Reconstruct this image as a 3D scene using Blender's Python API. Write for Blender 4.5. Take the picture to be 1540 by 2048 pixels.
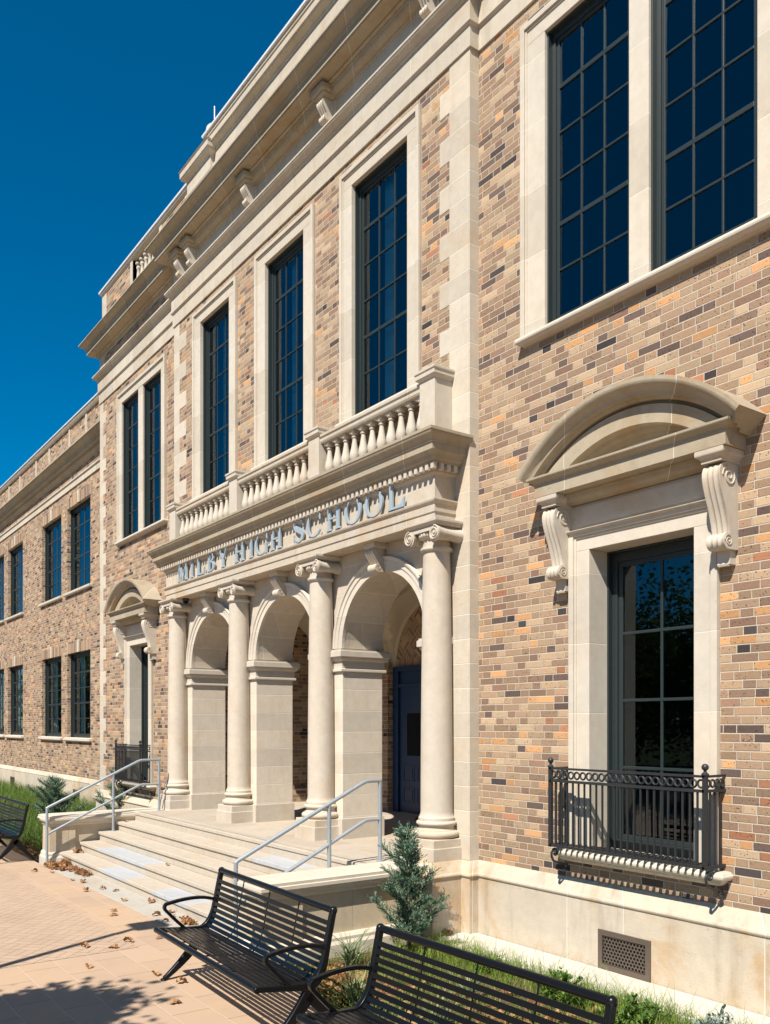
import bpy, bmesh, math, random
from math import pi, sin, cos, radians, sqrt, atan2
from mathutils import Vector, Matrix
random.seed(7)
S = bpy.context.scene
C = S.collection
for o in list(bpy.data.objects): bpy.data.objects.remove(o)

# ------------------------------------------------------------ camera
cam_d = bpy.data.cameras.new("camera"); cam = bpy.data.objects.new("camera", cam_d); C.objects.link(cam)
cam.location = (0, 0, 2.12); cam.rotation_euler = (radians(90), 0, 0.945)
cam_d.sensor_fit = 'HORIZONTAL'; cam_d.sensor_width = 36; cam_d.lens = 1740/1540*36
cam_d.shift_y = (1449-1024)/1540; cam_d.clip_start = .05; cam_d.clip_end = 2000
S.camera = cam
S.render.resolution_x = 770; S.render.resolution_y = 1024

# ------------------------------------------------------------ sky + sun
LD = Vector((-.36, .75, -1.0)).normalized()          # direction the sunlight travels
sun_el = math.asin(-LD.z); sun_az = atan2(-LD.x, -LD.y)   # azimuth from +Y towards +X
W = bpy.data.worlds.new("World"); S.world = W; W.use_nodes = True
wn = W.node_tree; bg = wn.nodes['Background']
sky = wn.nodes.new('ShaderNodeTexSky'); sky.sky_type = 'NISHITA'; sky.sun_disc = False
sky.sun_elevation = sun_el; sky.sun_rotation = sun_az
sky.air_density = 1.0; sky.dust_density = 0.0; sky.ozone_density = 7.5; sky.altitude = 1200
hs = wn.nodes.new('ShaderNodeHueSaturation'); hs.inputs['Saturation'].default_value = 1.36; hs.inputs['Hue'].default_value = .487
wn.links.new(sky.outputs[0], hs.inputs['Color']); wn.links.new(hs.outputs[0], bg.inputs['Color'])
bg.inputs['Strength'].default_value = 0.064
sl = bpy.data.lights.new("sun", 'SUN'); sl.energy = 4.6; sl.angle = radians(.5); sl.color = (1, .94, .85)
sun = bpy.data.objects.new("sun", sl); C.objects.link(sun)
sun.rotation_euler = LD.to_track_quat('-Z', 'Y').to_euler(); sun.location = (10, -15, 20)
S.view_settings.view_transform = 'Standard'; S.view_settings.look = 'None'
S.view_settings.exposure = 0.83; S.view_settings.gamma = 1

# ------------------------------------------------------------ node helpers
class NT:
    def __init__(s, name):
        s.m = bpy.data.materials.new(name); s.m.use_nodes = True; s.t = s.m.node_tree
        s.b = s.t.nodes['Principled BSDF']; s.out = s.t.nodes['Material Output']
    def n(s, ty, **kw):
        nd = s.t.nodes.new(ty)
        for k, v in kw.items(): setattr(nd, k, v)
        return nd
    def link(s, a, b): s.t.links.new(a, b)
    def _in(s, sock, v):
        if isinstance(v, (int, float)): sock.default_value = v
        elif isinstance(v, (tuple, list)): sock.default_value = v
        else: s.link(v, sock)
    def math(s, op, a, b=0, c=0):
        nd = s.n('ShaderNodeMath', operation=op); s._in(nd.inputs[0], a); s._in(nd.inputs[1], b); s._in(nd.inputs[2], c); return nd.outputs[0]
    def mix(s, fac, a, b, mode='MIX'):
        nd = s.n('ShaderNodeMix', data_type='RGBA', blend_type=mode); s._in(nd.inputs[0], fac)
        s._in(nd.inputs[6], col(a) if isinstance(a, tuple) else a); s._in(nd.inputs[7], col(b) if isinstance(b, tuple) else b); return nd.outputs[2]
    def ramp(s, fac, stops, const=False):
        nd = s.n('ShaderNodeValToRGB'); cr = nd.color_ramp
        cr.interpolation = 'CONSTANT' if const else 'LINEAR'
        while len(cr.elements) < len(stops): cr.elements.new(.5)
        for e, (p, c_) in zip(cr.elements, stops): e.position = p; e.color = col(c_)
        s.link(fac, nd.inputs[0]); return nd.outputs[0]
    def noise(s, scale, detail=4, rough=.55, vec=None, dist=0):
        nd = s.n('ShaderNodeTexNoise'); nd.inputs['Scale'].default_value = scale; nd.inputs['Detail'].default_value = detail
        nd.inputs['Roughness'].default_value = rough; nd.inputs['Distortion'].default_value = dist
        s.link(vec if vec is not None else s.pos(), nd.inputs['Vector']); return nd.outputs['Fac']
    def pos(s):
        if not hasattr(s, '_p'): s._p = s.n('ShaderNodeNewGeometry').outputs['Position']
        return s._p
    def xyz(s):
        nd = s.n('ShaderNodeSeparateXYZ'); s.link(s.pos(), nd.inputs[0]); return nd.outputs
    def comb(s, x, y, z):
        nd = s.n('ShaderNodeCombineXYZ'); s._in(nd.inputs[0], x); s._in(nd.inputs[1], y); s._in(nd.inputs[2], z); return nd.outputs[0]
    def white(s, x, y, z=0):
        nd = s.n('ShaderNodeTexWhiteNoise'); s.link(s.comb(x, y, z), nd.inputs['Vector']); return nd.outputs['Value']
    def smooth(s, v, a, b):
        nd = s.n('ShaderNodeMapRange', interpolation_type='SMOOTHSTEP'); s._in(nd.inputs[0], v)
        nd.inputs[1].default_value = a; nd.inputs[2].default_value = b; return nd.outputs[0]
    def bump(s, h, dist=.01, strength=1.0):
        nd = s.n('ShaderNodeBump'); nd.inputs['Distance'].default_value = dist; nd.inputs['Strength'].default_value = strength
        s.link(h, nd.inputs['Height']); s.link(nd.outputs[0], s.b.inputs['Normal'])
    def fin(s, color=None, rough=.8, metal=0, spec=.3):
        if color is not None: s._in(s.b.inputs['Base Color'], col(color) if isinstance(color, tuple) else color)
        s._in(s.b.inputs['Roughness'], rough); s.b.inputs['Metallic'].default_value = metal
        s.b.inputs['Specular IOR Level'].default_value = spec; return s.m
def col(c): return (c[0], c[1], c[2], 1)

def cells(t, u, v, h, P, Sx, off=.5, jit=0.0, seed=0):
    """masonry cells: returns (id random value, distance to joint in metres, second random)"""
    row = t.math('FLOOR', t.math('DIVIDE', v, h)); fv = t.math('FRACT', t.math('DIVIDE', v, h))
    o = t.math('MULTIPLY', t.math('MODULO', t.math('ABSOLUTE', row), 2.0), off*P)
    if jit: o = t.math('ADD', o, t.math('MULTIPLY', t.white(row, seed+.5, 3), jit*P))
    q = t.math('DIVIDE', t.math('ADD', u, o), P); cell = t.math('FLOOR', q); fu = t.math('MULTIPLY', t.math('FRACT', q), P)
    d = t.math('MINIMUM', fu, t.math('SUBTRACT', P, fu)); isH = 0.0
    if Sx < P:
        d = t.math('MINIMUM', d, t.math('ABSOLUTE', t.math('SUBTRACT', fu, Sx))); isH = t.math('GREATER_THAN', fu, Sx)
    dv = t.math('MULTIPLY', t.math('MINIMUM', fv, t.math('SUBTRACT', 1.0, fv)), h)
    t.isrow = t.math('LESS_THAN', dv, d); d = t.math('MINIMUM', d, dv); idx = t.math('ADD', t.math('MULTIPLY', cell, 2.0), isH)
    return t.white(idx, row, seed), d, t.white(idx, row, seed+9)

BRICKS = [(0, (.235, .155, .105)), (.11, (.355, .243, .152)), (.30, (.290, .192, .125)), (.46, (.395, .282, .180)), (.64, (.315, .205, .128)),
          (.77, (.25, .150, .102)), (.83, (.125, .086, .070)), (.895, (.50, .270, .125)), (.950, (.36, .165, .090)), (.970, (.062, .050, .046))]
def brick_mat(name, vertical=False, h=.067, P=.334, Sx=.222, swap=None):
    t = NT(name); x, y, z = t.xyz(); u = t.math('ADD', t.math('ADD', x, y), 200.0); v = t.math('ADD', z, 10.0-.73+.067*4-.268)
    if vertical: r, d, r2 = cells(t, v, u, h, 5.0, 5.0, 0)
    elif swap == 'herring':
        a = t.math('MULTIPLY', t.math('ADD', u, z), .7071); b = t.math('MULTIPLY', t.math('SUBTRACT', u, z), .7071)
        # basket/herringbone: alternate direction by square blocks
        s = .18; ca = t.math('FLOOR', t.math('DIVIDE', a, s)); cb = t.math('FLOOR', t.math('DIVIDE', b, s))
        par = t.math('MODULO', t.math('ABSOLUTE', t.math('ADD', ca, cb)), 2.0)
        r1, d1, q1 = cells(t, a, b, s/2.5, s, s, 0, 0, 1); r3, d3, q3 = cells(t, b, a, s/2.5, s, s, 0, 0, 2)
        mr = lambda A, B: t.math('ADD', t.math('MULTIPLY', A, par), t.math('MULTIPLY', B, t.math('SUBTRACT', 1.0, par)))
        r, d, r2 = mr(r1, r3), mr(d1, d3), mr(q1, q3)
    else: r, d, r2 = cells(t, u, v, h, P, Sx, .5, .23)
    c = t.ramp(r, BRICKS, True)
    n1 = t.noise(55, 6, .7); n2 = t.noise(7, 3)
    n4 = t.noise(160, 3, .8); val = t.math('ADD', .20, t.math('ADD', t.math('MULTIPLY', r2, .46), t.math('ADD', t.math('MULTIPLY', n1, .72), t.math('MULTIPLY', n4, .44))))
    c = t.mix(1.0, c, t.comb(val, val, val), 'MULTIPLY')
    sp = t.n('ShaderNodeTexVoronoi'); sp.inputs['Scale'].default_value = 46; t.link(t.pos(), sp.inputs['Vector'])
    gate = t.math('GREATER_THAN', t.white(r, r2, 4), .35)
    speck = t.math('MULTIPLY', t.math('MULTIPLY', t.math('SUBTRACT', 1.0, t.smooth(sp.outputs['Distance'], .12, .27)), t.math('GREATER_THAN', t.noise(23, 2), .485)), gate)
    c = t.mix(t.math('MULTIPLY', speck, .85), c, (.035, .025, .02))
    c = t.mix(t.math('MULTIPLY', t.smooth(t.noise(.7, 4, .6), .48, .8), .16), c, (.22, .16, .115))
    mor = t.math('SUBTRACT', 1.0, t.smooth(t.math('ADD', d, t.math('MULTIPLY', t.math('SUBTRACT', n1, .5), .004)), .0028, .0062))
    mc = t.mix(t.noise(30), (.42, .35, .27), (.56, .48, .385))
    c = t.mix(mor, c, mc)
    hgt = t.math('ADD', t.math('MULTIPLY', t.math('SUBTRACT', 1.0, mor), .7), t.math('SUBTRACT', t.math('MULTIPLY', n1, .3), t.math('MULTIPLY', speck, .5)))
    t.bump(hgt, .008, .9)
    return t.fin(c, .92, 0, .15)

def stone_mat(name, base=(.50, .44, .36), h=None, P=1.0, Sx=None, off=.5, z0=0.0, joint=.0035, jc=(.66, .60, .51), stain=.35, u0=0.0, flat=False, grain=1.0, tint=.16, dark=None):
    t = NT(name); x, y, z = t.xyz()
    if flat: u, v = t.math('ADD', x, 200+u0), t.math('ADD', y, 50+z0)
    else: u, v = t.math('ADD', t.math('ADD', x, y), 200.0+u0), t.math('SUBTRACT', z, z0-40*(h or 1))
    n1 = t.noise(90, 5, .7); n2 = t.noise(2.1, 5, .6, None, .4); n3 = t.noise(11, 4, .65)
    c = t.mix(n2, tuple(b*.90 for b in base), tuple(min(1, b*1.08) for b in base))
    st = t.smooth(t.noise(1.35, 6, .62, None, .8), .50, .70)
    c = t.mix(t.math('MULTIPLY', st, stain), c, (base[0]*.86, base[1]*.66, base[2]*.44))
    # rain-streak staining: noise stretched along z
    sv = t.comb(t.math('MULTIPLY', x, 7.0), t.math('MULTIPLY', y, 7.0), t.math('MULTIPLY', z, .8))
    c = t.mix(t.math('MULTIPLY', t.smooth(t.noise(1.0, 4, .6, sv), .52, .78), stain*.75), c, (base[0]*.60, base[1]*.56, base[2]*.52))
    val = t.math('ADD', .86, t.math('MULTIPLY', n3, .28)); c = t.mix(1.0, c, t.comb(val, val, val), 'MULTIPLY')
    pit = t.math('SUBTRACT', 1.0, t.smooth(t.noise(38, 3, .5), .25, .33))
    c = t.mix(t.math('MULTIPLY', pit, .35), c, tuple(b*.45 for b in base))
    hgt = t.math('ADD', t.math('MULTIPLY', n1, .45*grain), t.math('ADD', t.math('MULTIPLY', n3, .35*grain), t.math('MULTIPLY', pit, -.5)))
    if h:
        r, d, r2 = cells(t, u, v, h, P, Sx or P, off, 0, 3)
        tv = t.math('ADD', 1-tint/2, t.math('MULTIPLY', r, tint)); c = t.mix(1.0, c, t.comb(tv, t.math('ADD', t.math('MULTIPLY', tv, .97), t.math('MULTIPLY', r2, .03)), t.math('ADD', t.math('MULTIPLY', tv, .92), t.math('MULTIPLY', r2, .07))), 'MULTIPLY')
        jm = t.math('SUBTRACT', 1.0, t.smooth(t.math('ADD', d, t.math('MULTIPLY', t.math('SUBTRACT', n1, .5), .002)), joint*.6, joint*1.5))
        c = t.mix(t.math('MULTIPLY', jm, .8), c, jc); hgt = t.math('SUBTRACT', hgt, t.math('MULTIPLY', jm, .6))
    t.bump(hgt, .006*grain, .55)
    return t.fin(c, .88, 0, .2)

def simple(name, c, rough=.5, metal=0, spec=.5, var=.12, sc=30, bump=0, coat=0):
    t = NT(name); n = t.noise(sc, 4); v = t.math('ADD', 1-var, t.math('MULTIPLY', n, 2*var))
    cc = t.mix(1.0, c, t.comb(v, v, v), 'MULTIPLY')
    if bump: t.bump(n, bump, .6)
    t.b.inputs['Coat Weight'].default_value = coat; t.b.inputs['Coat Roughness'].default_value = .12
    return t.fin(cc, t.math('ADD', rough-.06, t.math('MULTIPLY', n, .12)), metal, spec)

M = {}
M['brick'] = brick_mat('brick_flemish')
M['soldier'] = brick_mat('brick_soldier', True, .067)
M['herring'] = brick_mat('brick_pattern', swap='herring')
M['stone'] = stone_mat('limestone')
M['shaft'] = stone_mat('limestone_shaft', base=(.495, .430, .350), stain=.22, grain=.7)
M['course'] = stone_mat('limestone_courses', h=(9.02-.735)/33, P=9, z0=.735, stain=.3, tint=.22)
M['pier'] = stone_mat('limestone_pier', base=(.57, .51, .43), h=.262, P=9, z0=.72, stain=.3)
M['run'] = stone_mat('limestone_runs', h=40, P=1.12, z0=-20, stain=.45)
M['surround'] = stone_mat('limestone_surround', base=(.525, .470, .395), h=.62, P=50, z0=.98, stain=.12, grain=.6, joint=.003)
M['spandrel'] = stone_mat('limestone_spandrel', h=.33, P=.62, z0=3.06, stain=.25)
M['base'] = stone_mat('limestone_base', base=(.50, .435, .35), h=3, P=1.90, Sx=1.27, off=0, z0=-1.5, stain=.75, u0=-200+5.40-5.93+190+1.27, grain=1.5, joint=.005)
M['cap'] = stone_mat('limestone_weathered', base=(.37, .315, .235), h=40, P=1.12, z0=-20, stain=.5, grain=1.3)
M['steps'] = stone_mat('step_stone', base=(.445, .385, .31), stain=.3, grain=1.0)
M['blue_slab'] = stone_mat('bluish_replacement_slab', base=(.40, .405, .41), stain=.12)
M['concrete'] = stone_mat('concrete', base=(.40, .37, .32), stain=.35, flat=True)
M['mow'] = stone_mat('pale_concrete', base=(.55, .51, .445), stain=.12, flat=True)
M['platform'] = stone_mat('platform_flags', base=(.42, .365, .30), h=.62, P=1.2, Sx=1.2, off=.5, flat=True, joint=.004, jc=(.52, .46, .38), stain=.3)
def paving_mat(name, herring=False):
    t = NT(name); x, y, z = t.xyz(); u = t.math('ADD', x, 200.14); v = t.math('ADD', y, 50.05)
    if herring:
        a = t.math('MULTIPLY', t.math('ADD', u, v), .7071); b = t.math('MULTIPLY', t.math('SUBTRACT', u, v), .7071)
        s = .2; ca = t.math('FLOOR', t.math('DIVIDE', a, s)); cb = t.math('FLOOR', t.math('DIVIDE', b, s))
        par = t.math('MODULO', t.math('ABSOLUTE', t.math('ADD', ca, cb)), 2.0)
        r1, d1, q1 = cells(t, a, b, .1, .2, .2, 0, 0, 1); r3, d3, q3 = cells(t, b, a, .1, .2, .2, 0, 0, 2)
        mr = lambda A, B: t.math('ADD', t.math('MULTIPLY', A, par), t.math('MULTIPLY', B, t.math('SUBTRACT', 1.0, par)))
        r, d, r2 = mr(r1, r3), mr(d1, d3), mr(q1, q3)
    else: r, d, r2 = cells(t, u, v, .3, .6, .6, .5, 0, 2)
    n1 = t.noise(120, 5, .7); n2 = t.noise(1.1, 5, .6)
    base = t.mix(r, (.375, .270, .192), (.425, .308, .220)); base = t.mix(t.smooth(n2, .35, .7), base, (.445, .310, .205) if not herring else (.43, .315, .225))
    vv = t.math('ADD', .84, t.math('MULTIPLY', n1, .32)); c = t.mix(1.0, base, t.comb(vv, vv, vv), 'MULTIPLY')
    c = t.mix(t.math('MULTIPLY', t.smooth(t.noise(3.3, 6, .7), .56, .75), .22), c, (.30, .21, .15))
    jm = t.math('SUBTRACT', 1.0, t.smooth(d, .0018, .0048))
    c = t.mix(t.math('MULTIPLY', jm, .8), c, t.mix(t.smooth(t.noise(1.4, 2), .45, .6), (.15, .10, .065), (.22, .15, .10)) if herring else t.mix(t.isrow, (.15, .10, .07), (.56, .43, .33)))
    t.bump(t.math('SUBTRACT', t.math('MULTIPLY', n1, .4), t.math('MULTIPLY', jm, .8)), .004, .7)
    return t.fin(c, .85, 0, .25)
M['paving'] = paving_mat('clay_pavers'); M['paving_h'] = paving_mat('small_clay_pavers', True)
M['frame'] = simple('dark_green_window_metal', (.019, .027, .027), .42, 0, .5, .08)
M['iron'] = simple('black_iron', (.022, .023, .025), .45, 0, .5, .2, 60)
M['black'] = simple('black_powder_coat', (.0045, .005, .006), .34, 0, .25, .1, 90, 0, .08)
M['galv'] = simple('galvanised_steel', (.31, .345, .37), .48, .35, .5, .10, 14)
M['letter'] = simple('blue_grey_letter_paint', (.33, .385, .425), .45, .1, .5, .06)
M['door'] = simple('deep_blue_door_paint', (.006, .030, .085), .38, 0, .5, .1)
M['metal_white'] = simple('pale_coping_metal', (.78, .79, .80), .35, .2, .5, .04)
M['bronze'] = simple('bronze_vent_metal', (.16, .125, .10), .45, .5, .5, .12)
M['dark'] = simple('dark_interior', (.012, .013, .016), .9, 0, .1, .2)
M['room'] = simple('dim_room', (.012, .016, .022), .9, 0, .1, .3, 2)
M['curtain'] = simple('pale_turquoise_curtain', (.66, .84, .80), .8, 0, .2, .1)
M['plaster'] = simple('cream_plaster', (.50, .44, .33), .9, 0, .2, .06, 6)
M['bark'] = simple('bark', (.11, .075, .05), .95, 0, .1, .4, 40, .004)
M['lampgrey'] = simple('lamp_post_bronze', (.05, .045, .04), .5, .3)
t = NT('lit_tube'); t.b.inputs['Emission Color'].default_value = (1, .97, .9, 1); t.b.inputs['Emission Strength'].default_value = 1.6; M['lamp'] = t.fin((.8, .8, .78), .5)
def glass_mat(name='window_glass', tint=(.62, .76, .82), ior=1.78):
    t = NT(name); tr = t.n('ShaderNodeBsdfTransparent'); tr.inputs[0].default_value = col(tint)
    gl = t.n('ShaderNodeBsdfGlossy'); gl.inputs['Roughness'].default_value = .012; gl.inputs['Color'].default_value = (.80, .93, 1, 1)
    fr = t.n('ShaderNodeFresnel'); fr.inputs['IOR'].default_value = ior
    mx = t.n('ShaderNodeMixShader'); nz = t.noise(1.3, 2); bp = t.n('ShaderNodeBump'); bp.inputs['Distance'].default_value = .004; bp.inputs['Strength'].default_value = .25
    t.link(nz, bp.inputs['Height']); t.link(bp.outputs[0], gl.inputs['Normal'])
    t.link(fr.outputs[0], mx.inputs[0]); t.link(tr.outputs[0], mx.inputs[1]); t.link(gl.outputs[0], mx.inputs[2]); t.link(mx.outputs[0], t.out.inputs[0])
    return t.m
M['glass'] = glass_mat()
def foliage_mat(name, stops, trans=.25, rough=.55):
    t = NT(name); oi = t.n('ShaderNodeObjectInfo'); g = t.n('ShaderNodeNewGeometry')
    r = t.math('FRACT', t.math('ADD', g.outputs['Random Per Island'], t.math('MULTIPLY', t.noise(1.7, 2), .35)))
    c = t.ramp(r, stops); t.b.inputs['Subsurface Weight'].default_value = 0
    tl = t.n('ShaderNodeBsdfTranslucent'); t.link(c, tl.inputs[0]); t.fin(c, rough, 0, .3)
    mx = t.n('ShaderNodeMixShader'); mx.inputs[0].default_value = trans
    t.link(t.b.outputs[0], mx.inputs[1]); t.link(tl.outputs[0], mx.inputs[2]); t.link(mx.outputs[0], t.out.inputs[0]); return t.m
M['juniper'] = foliage_mat('blue_green_juniper', [(0, (.030, .070, .045)), (.35, (.065, .125, .085)), (.7, (.125, .205, .155)), (.9, (.22, .29, .13))])
M['grass'] = foliage_mat('grass_blades', [(0, (.10, .17, .02)), (.5, (.18, .28, .04)), (.85, (.27, .37, .07)), (1, (.34, .30, .14))], .4)
M['grass_dark'] = foliage_mat('lush_grass_blades', [(0, (.045, .085, .016)), (.6, (.10, .175, .03)), (1, (.22, .30, .06))], .4)
M['flax'] = foliage_mat('striped_flax_leaf', [(0, (.07, .12, .05)), (.5, (.13, .19, .08)), (1, (.36, .40, .22))], .25, .4)
M['bush'] = foliage_mat('ground_cover_leaf', [(0, (.03, .07, .012)), (.5, (.07, .15, .02)), (1, (.20, .28, .05))], .3)
M['silver'] = foliage_mat('silver_leaf', [(0, (.12, .17, .15)), (1, (.30, .37, .33))], .2)
M['tree'] = foliage_mat('tree_leaf', [(0, (.025, .05, .012)), (.6, (.05, .09, .02)), (1, (.10, .14, .03))], .3)
M['leaf'] = foliage_mat('dry_oak_leaf', [(0, (.16, .065, .028)), (.5, (.30, .14, .06)), (1, (.46, .27, .12))], .15, .7)
t = NT('soil_and_litter'); n = t.noise(26, 6, .75); c = t.ramp(n, [(.30, (.05, .032, .02)), (.5, (.14, .095, .055)), (.62, (.24, .16, .09)), (.75, (.12, .13, .04))]); t.bump(n, .03, 1)
M['soil'] = t.fin(c, .95, 0, .1)
t = NT('far_ground'); n = t.noise(.4, 6, .7); c = t.ramp(n, [(.3, (.018, .028, .008)), (.6, (.04, .05, .016))]); M['ground'] = t.fin(c, .95, 0, .1)
M['asphalt'] = simple('asphalt', (.05, .05, .052), .9, 0, .2, .25, 60)

# ------------------------------------------------------------ mesh helpers
class MB:
    def __init__(s): s.v = []; s.f = []; s.sm = []
    def add(s, vs, fs, smooth=False):
        o = len(s.v); s.v += [tuple(p) for p in vs]
        for f in fs: s.f.append([i+o for i in f]); s.sm.append(smooth)
        return s
    def box(s, x0, x1, y0, y1, z0, z1):
        return s.add([(x0, y0, z0), (x1, y0, z0), (x1, y1, z0), (x0, y1, z0), (x0, y0, z1), (x1, y0, z1), (x1, y1, z1), (x0, y1, z1)],
                     [(0, 3, 2, 1), (4, 5, 6, 7), (0, 1, 5, 4), (1, 2, 6, 5), (2, 3, 7, 6), (3, 0, 4, 7)])
    def quad(s, a, b, c, d): return s.add([a, b, c, d], [(0, 1, 2, 3)])
    def tube(s, pts, r, n=8, rr=None, smooth=True, caps=True):
        pts = [Vector(p) for p in pts]; vs = []; N = len(pts); up = Vector((0, 0, 1)); pn = None
        for i, p in enumerate(pts):
            d = (pts[min(i+1, N-1)]-pts[max(i-1, 0)]).normalized()
            if pn is None: a = d.orthogonal().normalized()
            else: a = (pn-d*pn.dot(d)); a = a.normalized() if a.length > 1e-6 else d.orthogonal().normalized()
            pn = a; b = d.cross(a); R = rr[i] if rr else r
            vs += [p+a*R*cos(2*pi*k/n)+b*R*sin(2*pi*k/n) for k in range(n)]
        fs = [(i*n+k, i*n+(k+1) % n, (i+1)*n+(k+1) % n, (i+1)*n+k) for i in range(N-1) for k in range(n)]
        s.add(vs, fs, smooth)
        if caps:
            o = len(s.v)-N*n; s.f.append([o+k for k in range(n)][::-1]); s.f.append([o+(N-1)*n+k for k in range(n)]); s.sm += [False, False]
        return s
    def lathe(s, cx, cy, prof, n=32, a0=0, a1=2*pi, smooth=True):
        full = abs(a1-a0-2*pi) < 1e-6; m = n if full else n+1; vs = []
        for (r, z) in prof: vs += [(cx+r*cos(a0+(a1-a0)*k/n), cy+r*sin(a0+(a1-a0)*k/n), z) for k in range(m)]
        fs = []
        for i in range(len(prof)-1):
            for k in range(n):
                k2 = (k+1) % m if full else k+1; fs.append((i*m+k, i*m+k2, (i+1)*m+k2, (i+1)*m+k))
        s.add(vs, fs, smooth)
        if full:
            o = len(s.v)-len(prof)*m; s.f.append([o+k for k in range(m)][::-1]); s.f.append([o+(len(prof)-1)*m+k for k in range(m)]); s.sm += [False, False]
        return s
    def sweep(s, path, prof, closed=True, smooth=False):
        """path: plan points; prof: (out, z) pairs, out measured to the right of travel"""
        path = [Vector(p) for p in path]; N = len(path); K = len(prof); vs = []
        for i, p in enumerate(path):
            d0 = (p-path[i-1]).normalized() if i > 0 else None; d1 = (path[i+1]-p).normalized() if i < N-1 else None
            n0 = Vector((d0.y, -d0.x)) if d0 else None; n1 = Vector((d1.y, -d1.x)) if d1 else None
            if n0 and n1: m = (n0+n1); m = m/(m.dot(n0)) if m.length > 1e-6 else n0
            else: m = n0 or n1
            vs += [(p.x+m.x*o, p.y+m.y*o, z) for (o, z) in prof]
        fs = []
        for i in range(N-1):
            for k in range(K if closed else K-1):
                k2 = (k+1) % K; fs.append((i*K+k, (i+1)*K+k, (i+1)*K+k2, i*K+k2))
        s.add(vs, fs, smooth)
        if closed:
            o = len(s.v)-N*K; s.f.append([o+k for k in range(K)]); s.f.append([o+(N-1)*K+k for k in range(K)][::-1]); s.sm += [False, False]
        return s
    def arc(s, cx, cz, a0, a1, n, prof, closed=True, smooth=False):
        """prof: (radius, y); arc in the xz plane, angle from +x"""
        K = len(prof); vs = []
        for i in range(n+1):
            a = a0+(a1-a0)*i/n; vs += [(cx+r*cos(a), y, cz+r*sin(a)) for (r, y) in prof]
        fs = [(i*K+k, i*K+(k+1) % K, (i+1)*K+(k+1) % K, (i+1)*K+k) for i in range(n) for k in range(K if closed else K-1)]
        s.add(vs, fs, smooth)
        if closed:
            o = len(s.v)-(n+1)*K; s.f.append([o+k for k in range(K)][::-1]); s.f.append([o+n*K+k for k in range(K)]); s.sm += [False, False]
        return s
    def prism(s, poly, y0, y1):
        """poly in (x,z), extruded along y"""
        n = len(poly); vs = [(x, y0, z) for x, z in poly]+[(x, y1, z) for x, z in poly]
        return s.add(vs, [tuple(range(n)), tuple(range(2*n-1, n-1, -1))]+[(k, k+n, (k+1) % n+n, (k+1) % n) for k in range(n)])
    def prism_x(s, poly, x0, x1, smooth=False):
        n = len(poly); vs = [(x0, y, z) for y, z in poly]+[(x1, y, z) for y, z in poly]
        return s.add(vs, [tuple(range(n)), tuple(range(2*n-1, n-1, -1))]+[(k, k+n, (k+1) % n+n, (k+1) % n) for k in range(n)], smooth)
    def sphere(s, c, r, n=12, sz=1.0):
        prof = [(max(r*sin(pi*i/8), .0004), c[2]-r*sz*cos(pi*i/8)) for i in range(9)]
        return s.lathe(c[0], c[1], prof, n)
    def build(s, name, mat, parent=None, bevel=0, recalc=True, angle=None):
        me = bpy.data.meshes.new(name); me.from_pydata(s.v, [], s.f)
        if recalc:
            bm = bmesh.new(); bm.from_mesh(me); bmesh.ops.recalc_face_normals(bm, faces=bm.faces); bm.to_mesh(me); bm.free()
        me.polygons.foreach_set('use_smooth', s.sm); me.materials.append(mat)
        if any(s.sm): me.set_sharp_from_angle(angle=radians(angle or 40))
        me.update(); o = bpy.data.objects.new(name, me); C.objects.link(o)
        if parent: o.parent = parent
        if bevel:
            b = o.modifiers.new('b', 'BEVEL'); b.width = bevel; b.segments = 2; b.limit_method = 'ANGLE'; b.angle_limit = radians(35); b.harden_normals = False
        return o
def empty(name, loc=(0, 0, 0), rz=0):
    o = bpy.data.objects.new(name, None); C.objects.link(o); o.location = loc; o.rotation_euler = (0, 0, rz); o.empty_display_size = .2; return o
def tag(o, label, cat, group=None):
    o['label'] = label; o['category'] = cat
    if group: o['group'] = group
    return o
def struct(o, kind='structure'): o['kind'] = kind; return o
def copy_tree(o, parent=None):
    c = o.copy(); C.objects.link(c)
    if parent is not None: c.parent = parent
    for ch in [k for k in bpy.data.objects if k.parent == o]: copy_tree(ch, c)
    return c
def wall(mb, x0, x1, z0, z1, y, holes, depth=.3):
    """front sheet with rectangular holes and their reveals"""
    xs = sorted(set([x0, x1]+[h[0] for h in holes]+[h[1] for h in holes])); zs = sorted(set([z0, z1]+[h[2] for h in holes]+[h[3] for h in holes]))
    xs = [x for x in xs if x0 <= x <= x1]; zs = [z for z in zs if z0 <= z <= z1]
    for a, b in zip(xs, xs[1:]):
        for c_, d in zip(zs, zs[1:]):
            mx, mz = (a+b)/2, (c_+d)/2
            if any(h[0] < mx < h[1] and h[2] < mz < h[3] for h in holes): continue
            mb.quad((a, y, c_), (b, y, c_), (b, y, d), (a, y, d))
    for h in holes:
        a, b, c_, d = h[:4]; yb = y+depth
        mb.quad((a, y, c_), (a, yb, c_), (a, yb, d), (a, y, d)); mb.quad((b, y, c_), (b, y, d), (b, yb, d), (b, yb, c_))
        mb.quad((a, y, d), (a, yb, d), (b, yb, d), (b, y, d)); mb.quad((a, y, c_), (b, y, c_), (b, yb, c_), (a, yb, c_))
def cyma(o0, z0, o1, z1, n=7, flip=False):
    pts = []
    for i in range(n+1):
        t_ = i/n; s_ = t_-sin(2*pi*t_)/(2*pi)*(1 if not flip else -1); pts.append((o0+(o1-o0)*s_, z0+(z1-z0)*t_))
    return pts
def qarc(o0, z0, o1, z1, convex=True, n=5):
    pts = []
    for i in range(n+1):
        a = pi/2*i/n; pts.append((o0+(o1-o0)*(sin(a) if convex else 1-cos(a)), z0+(z1-z0)*((1-cos(a)) if convex else sin(a))))
    return pts

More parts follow.
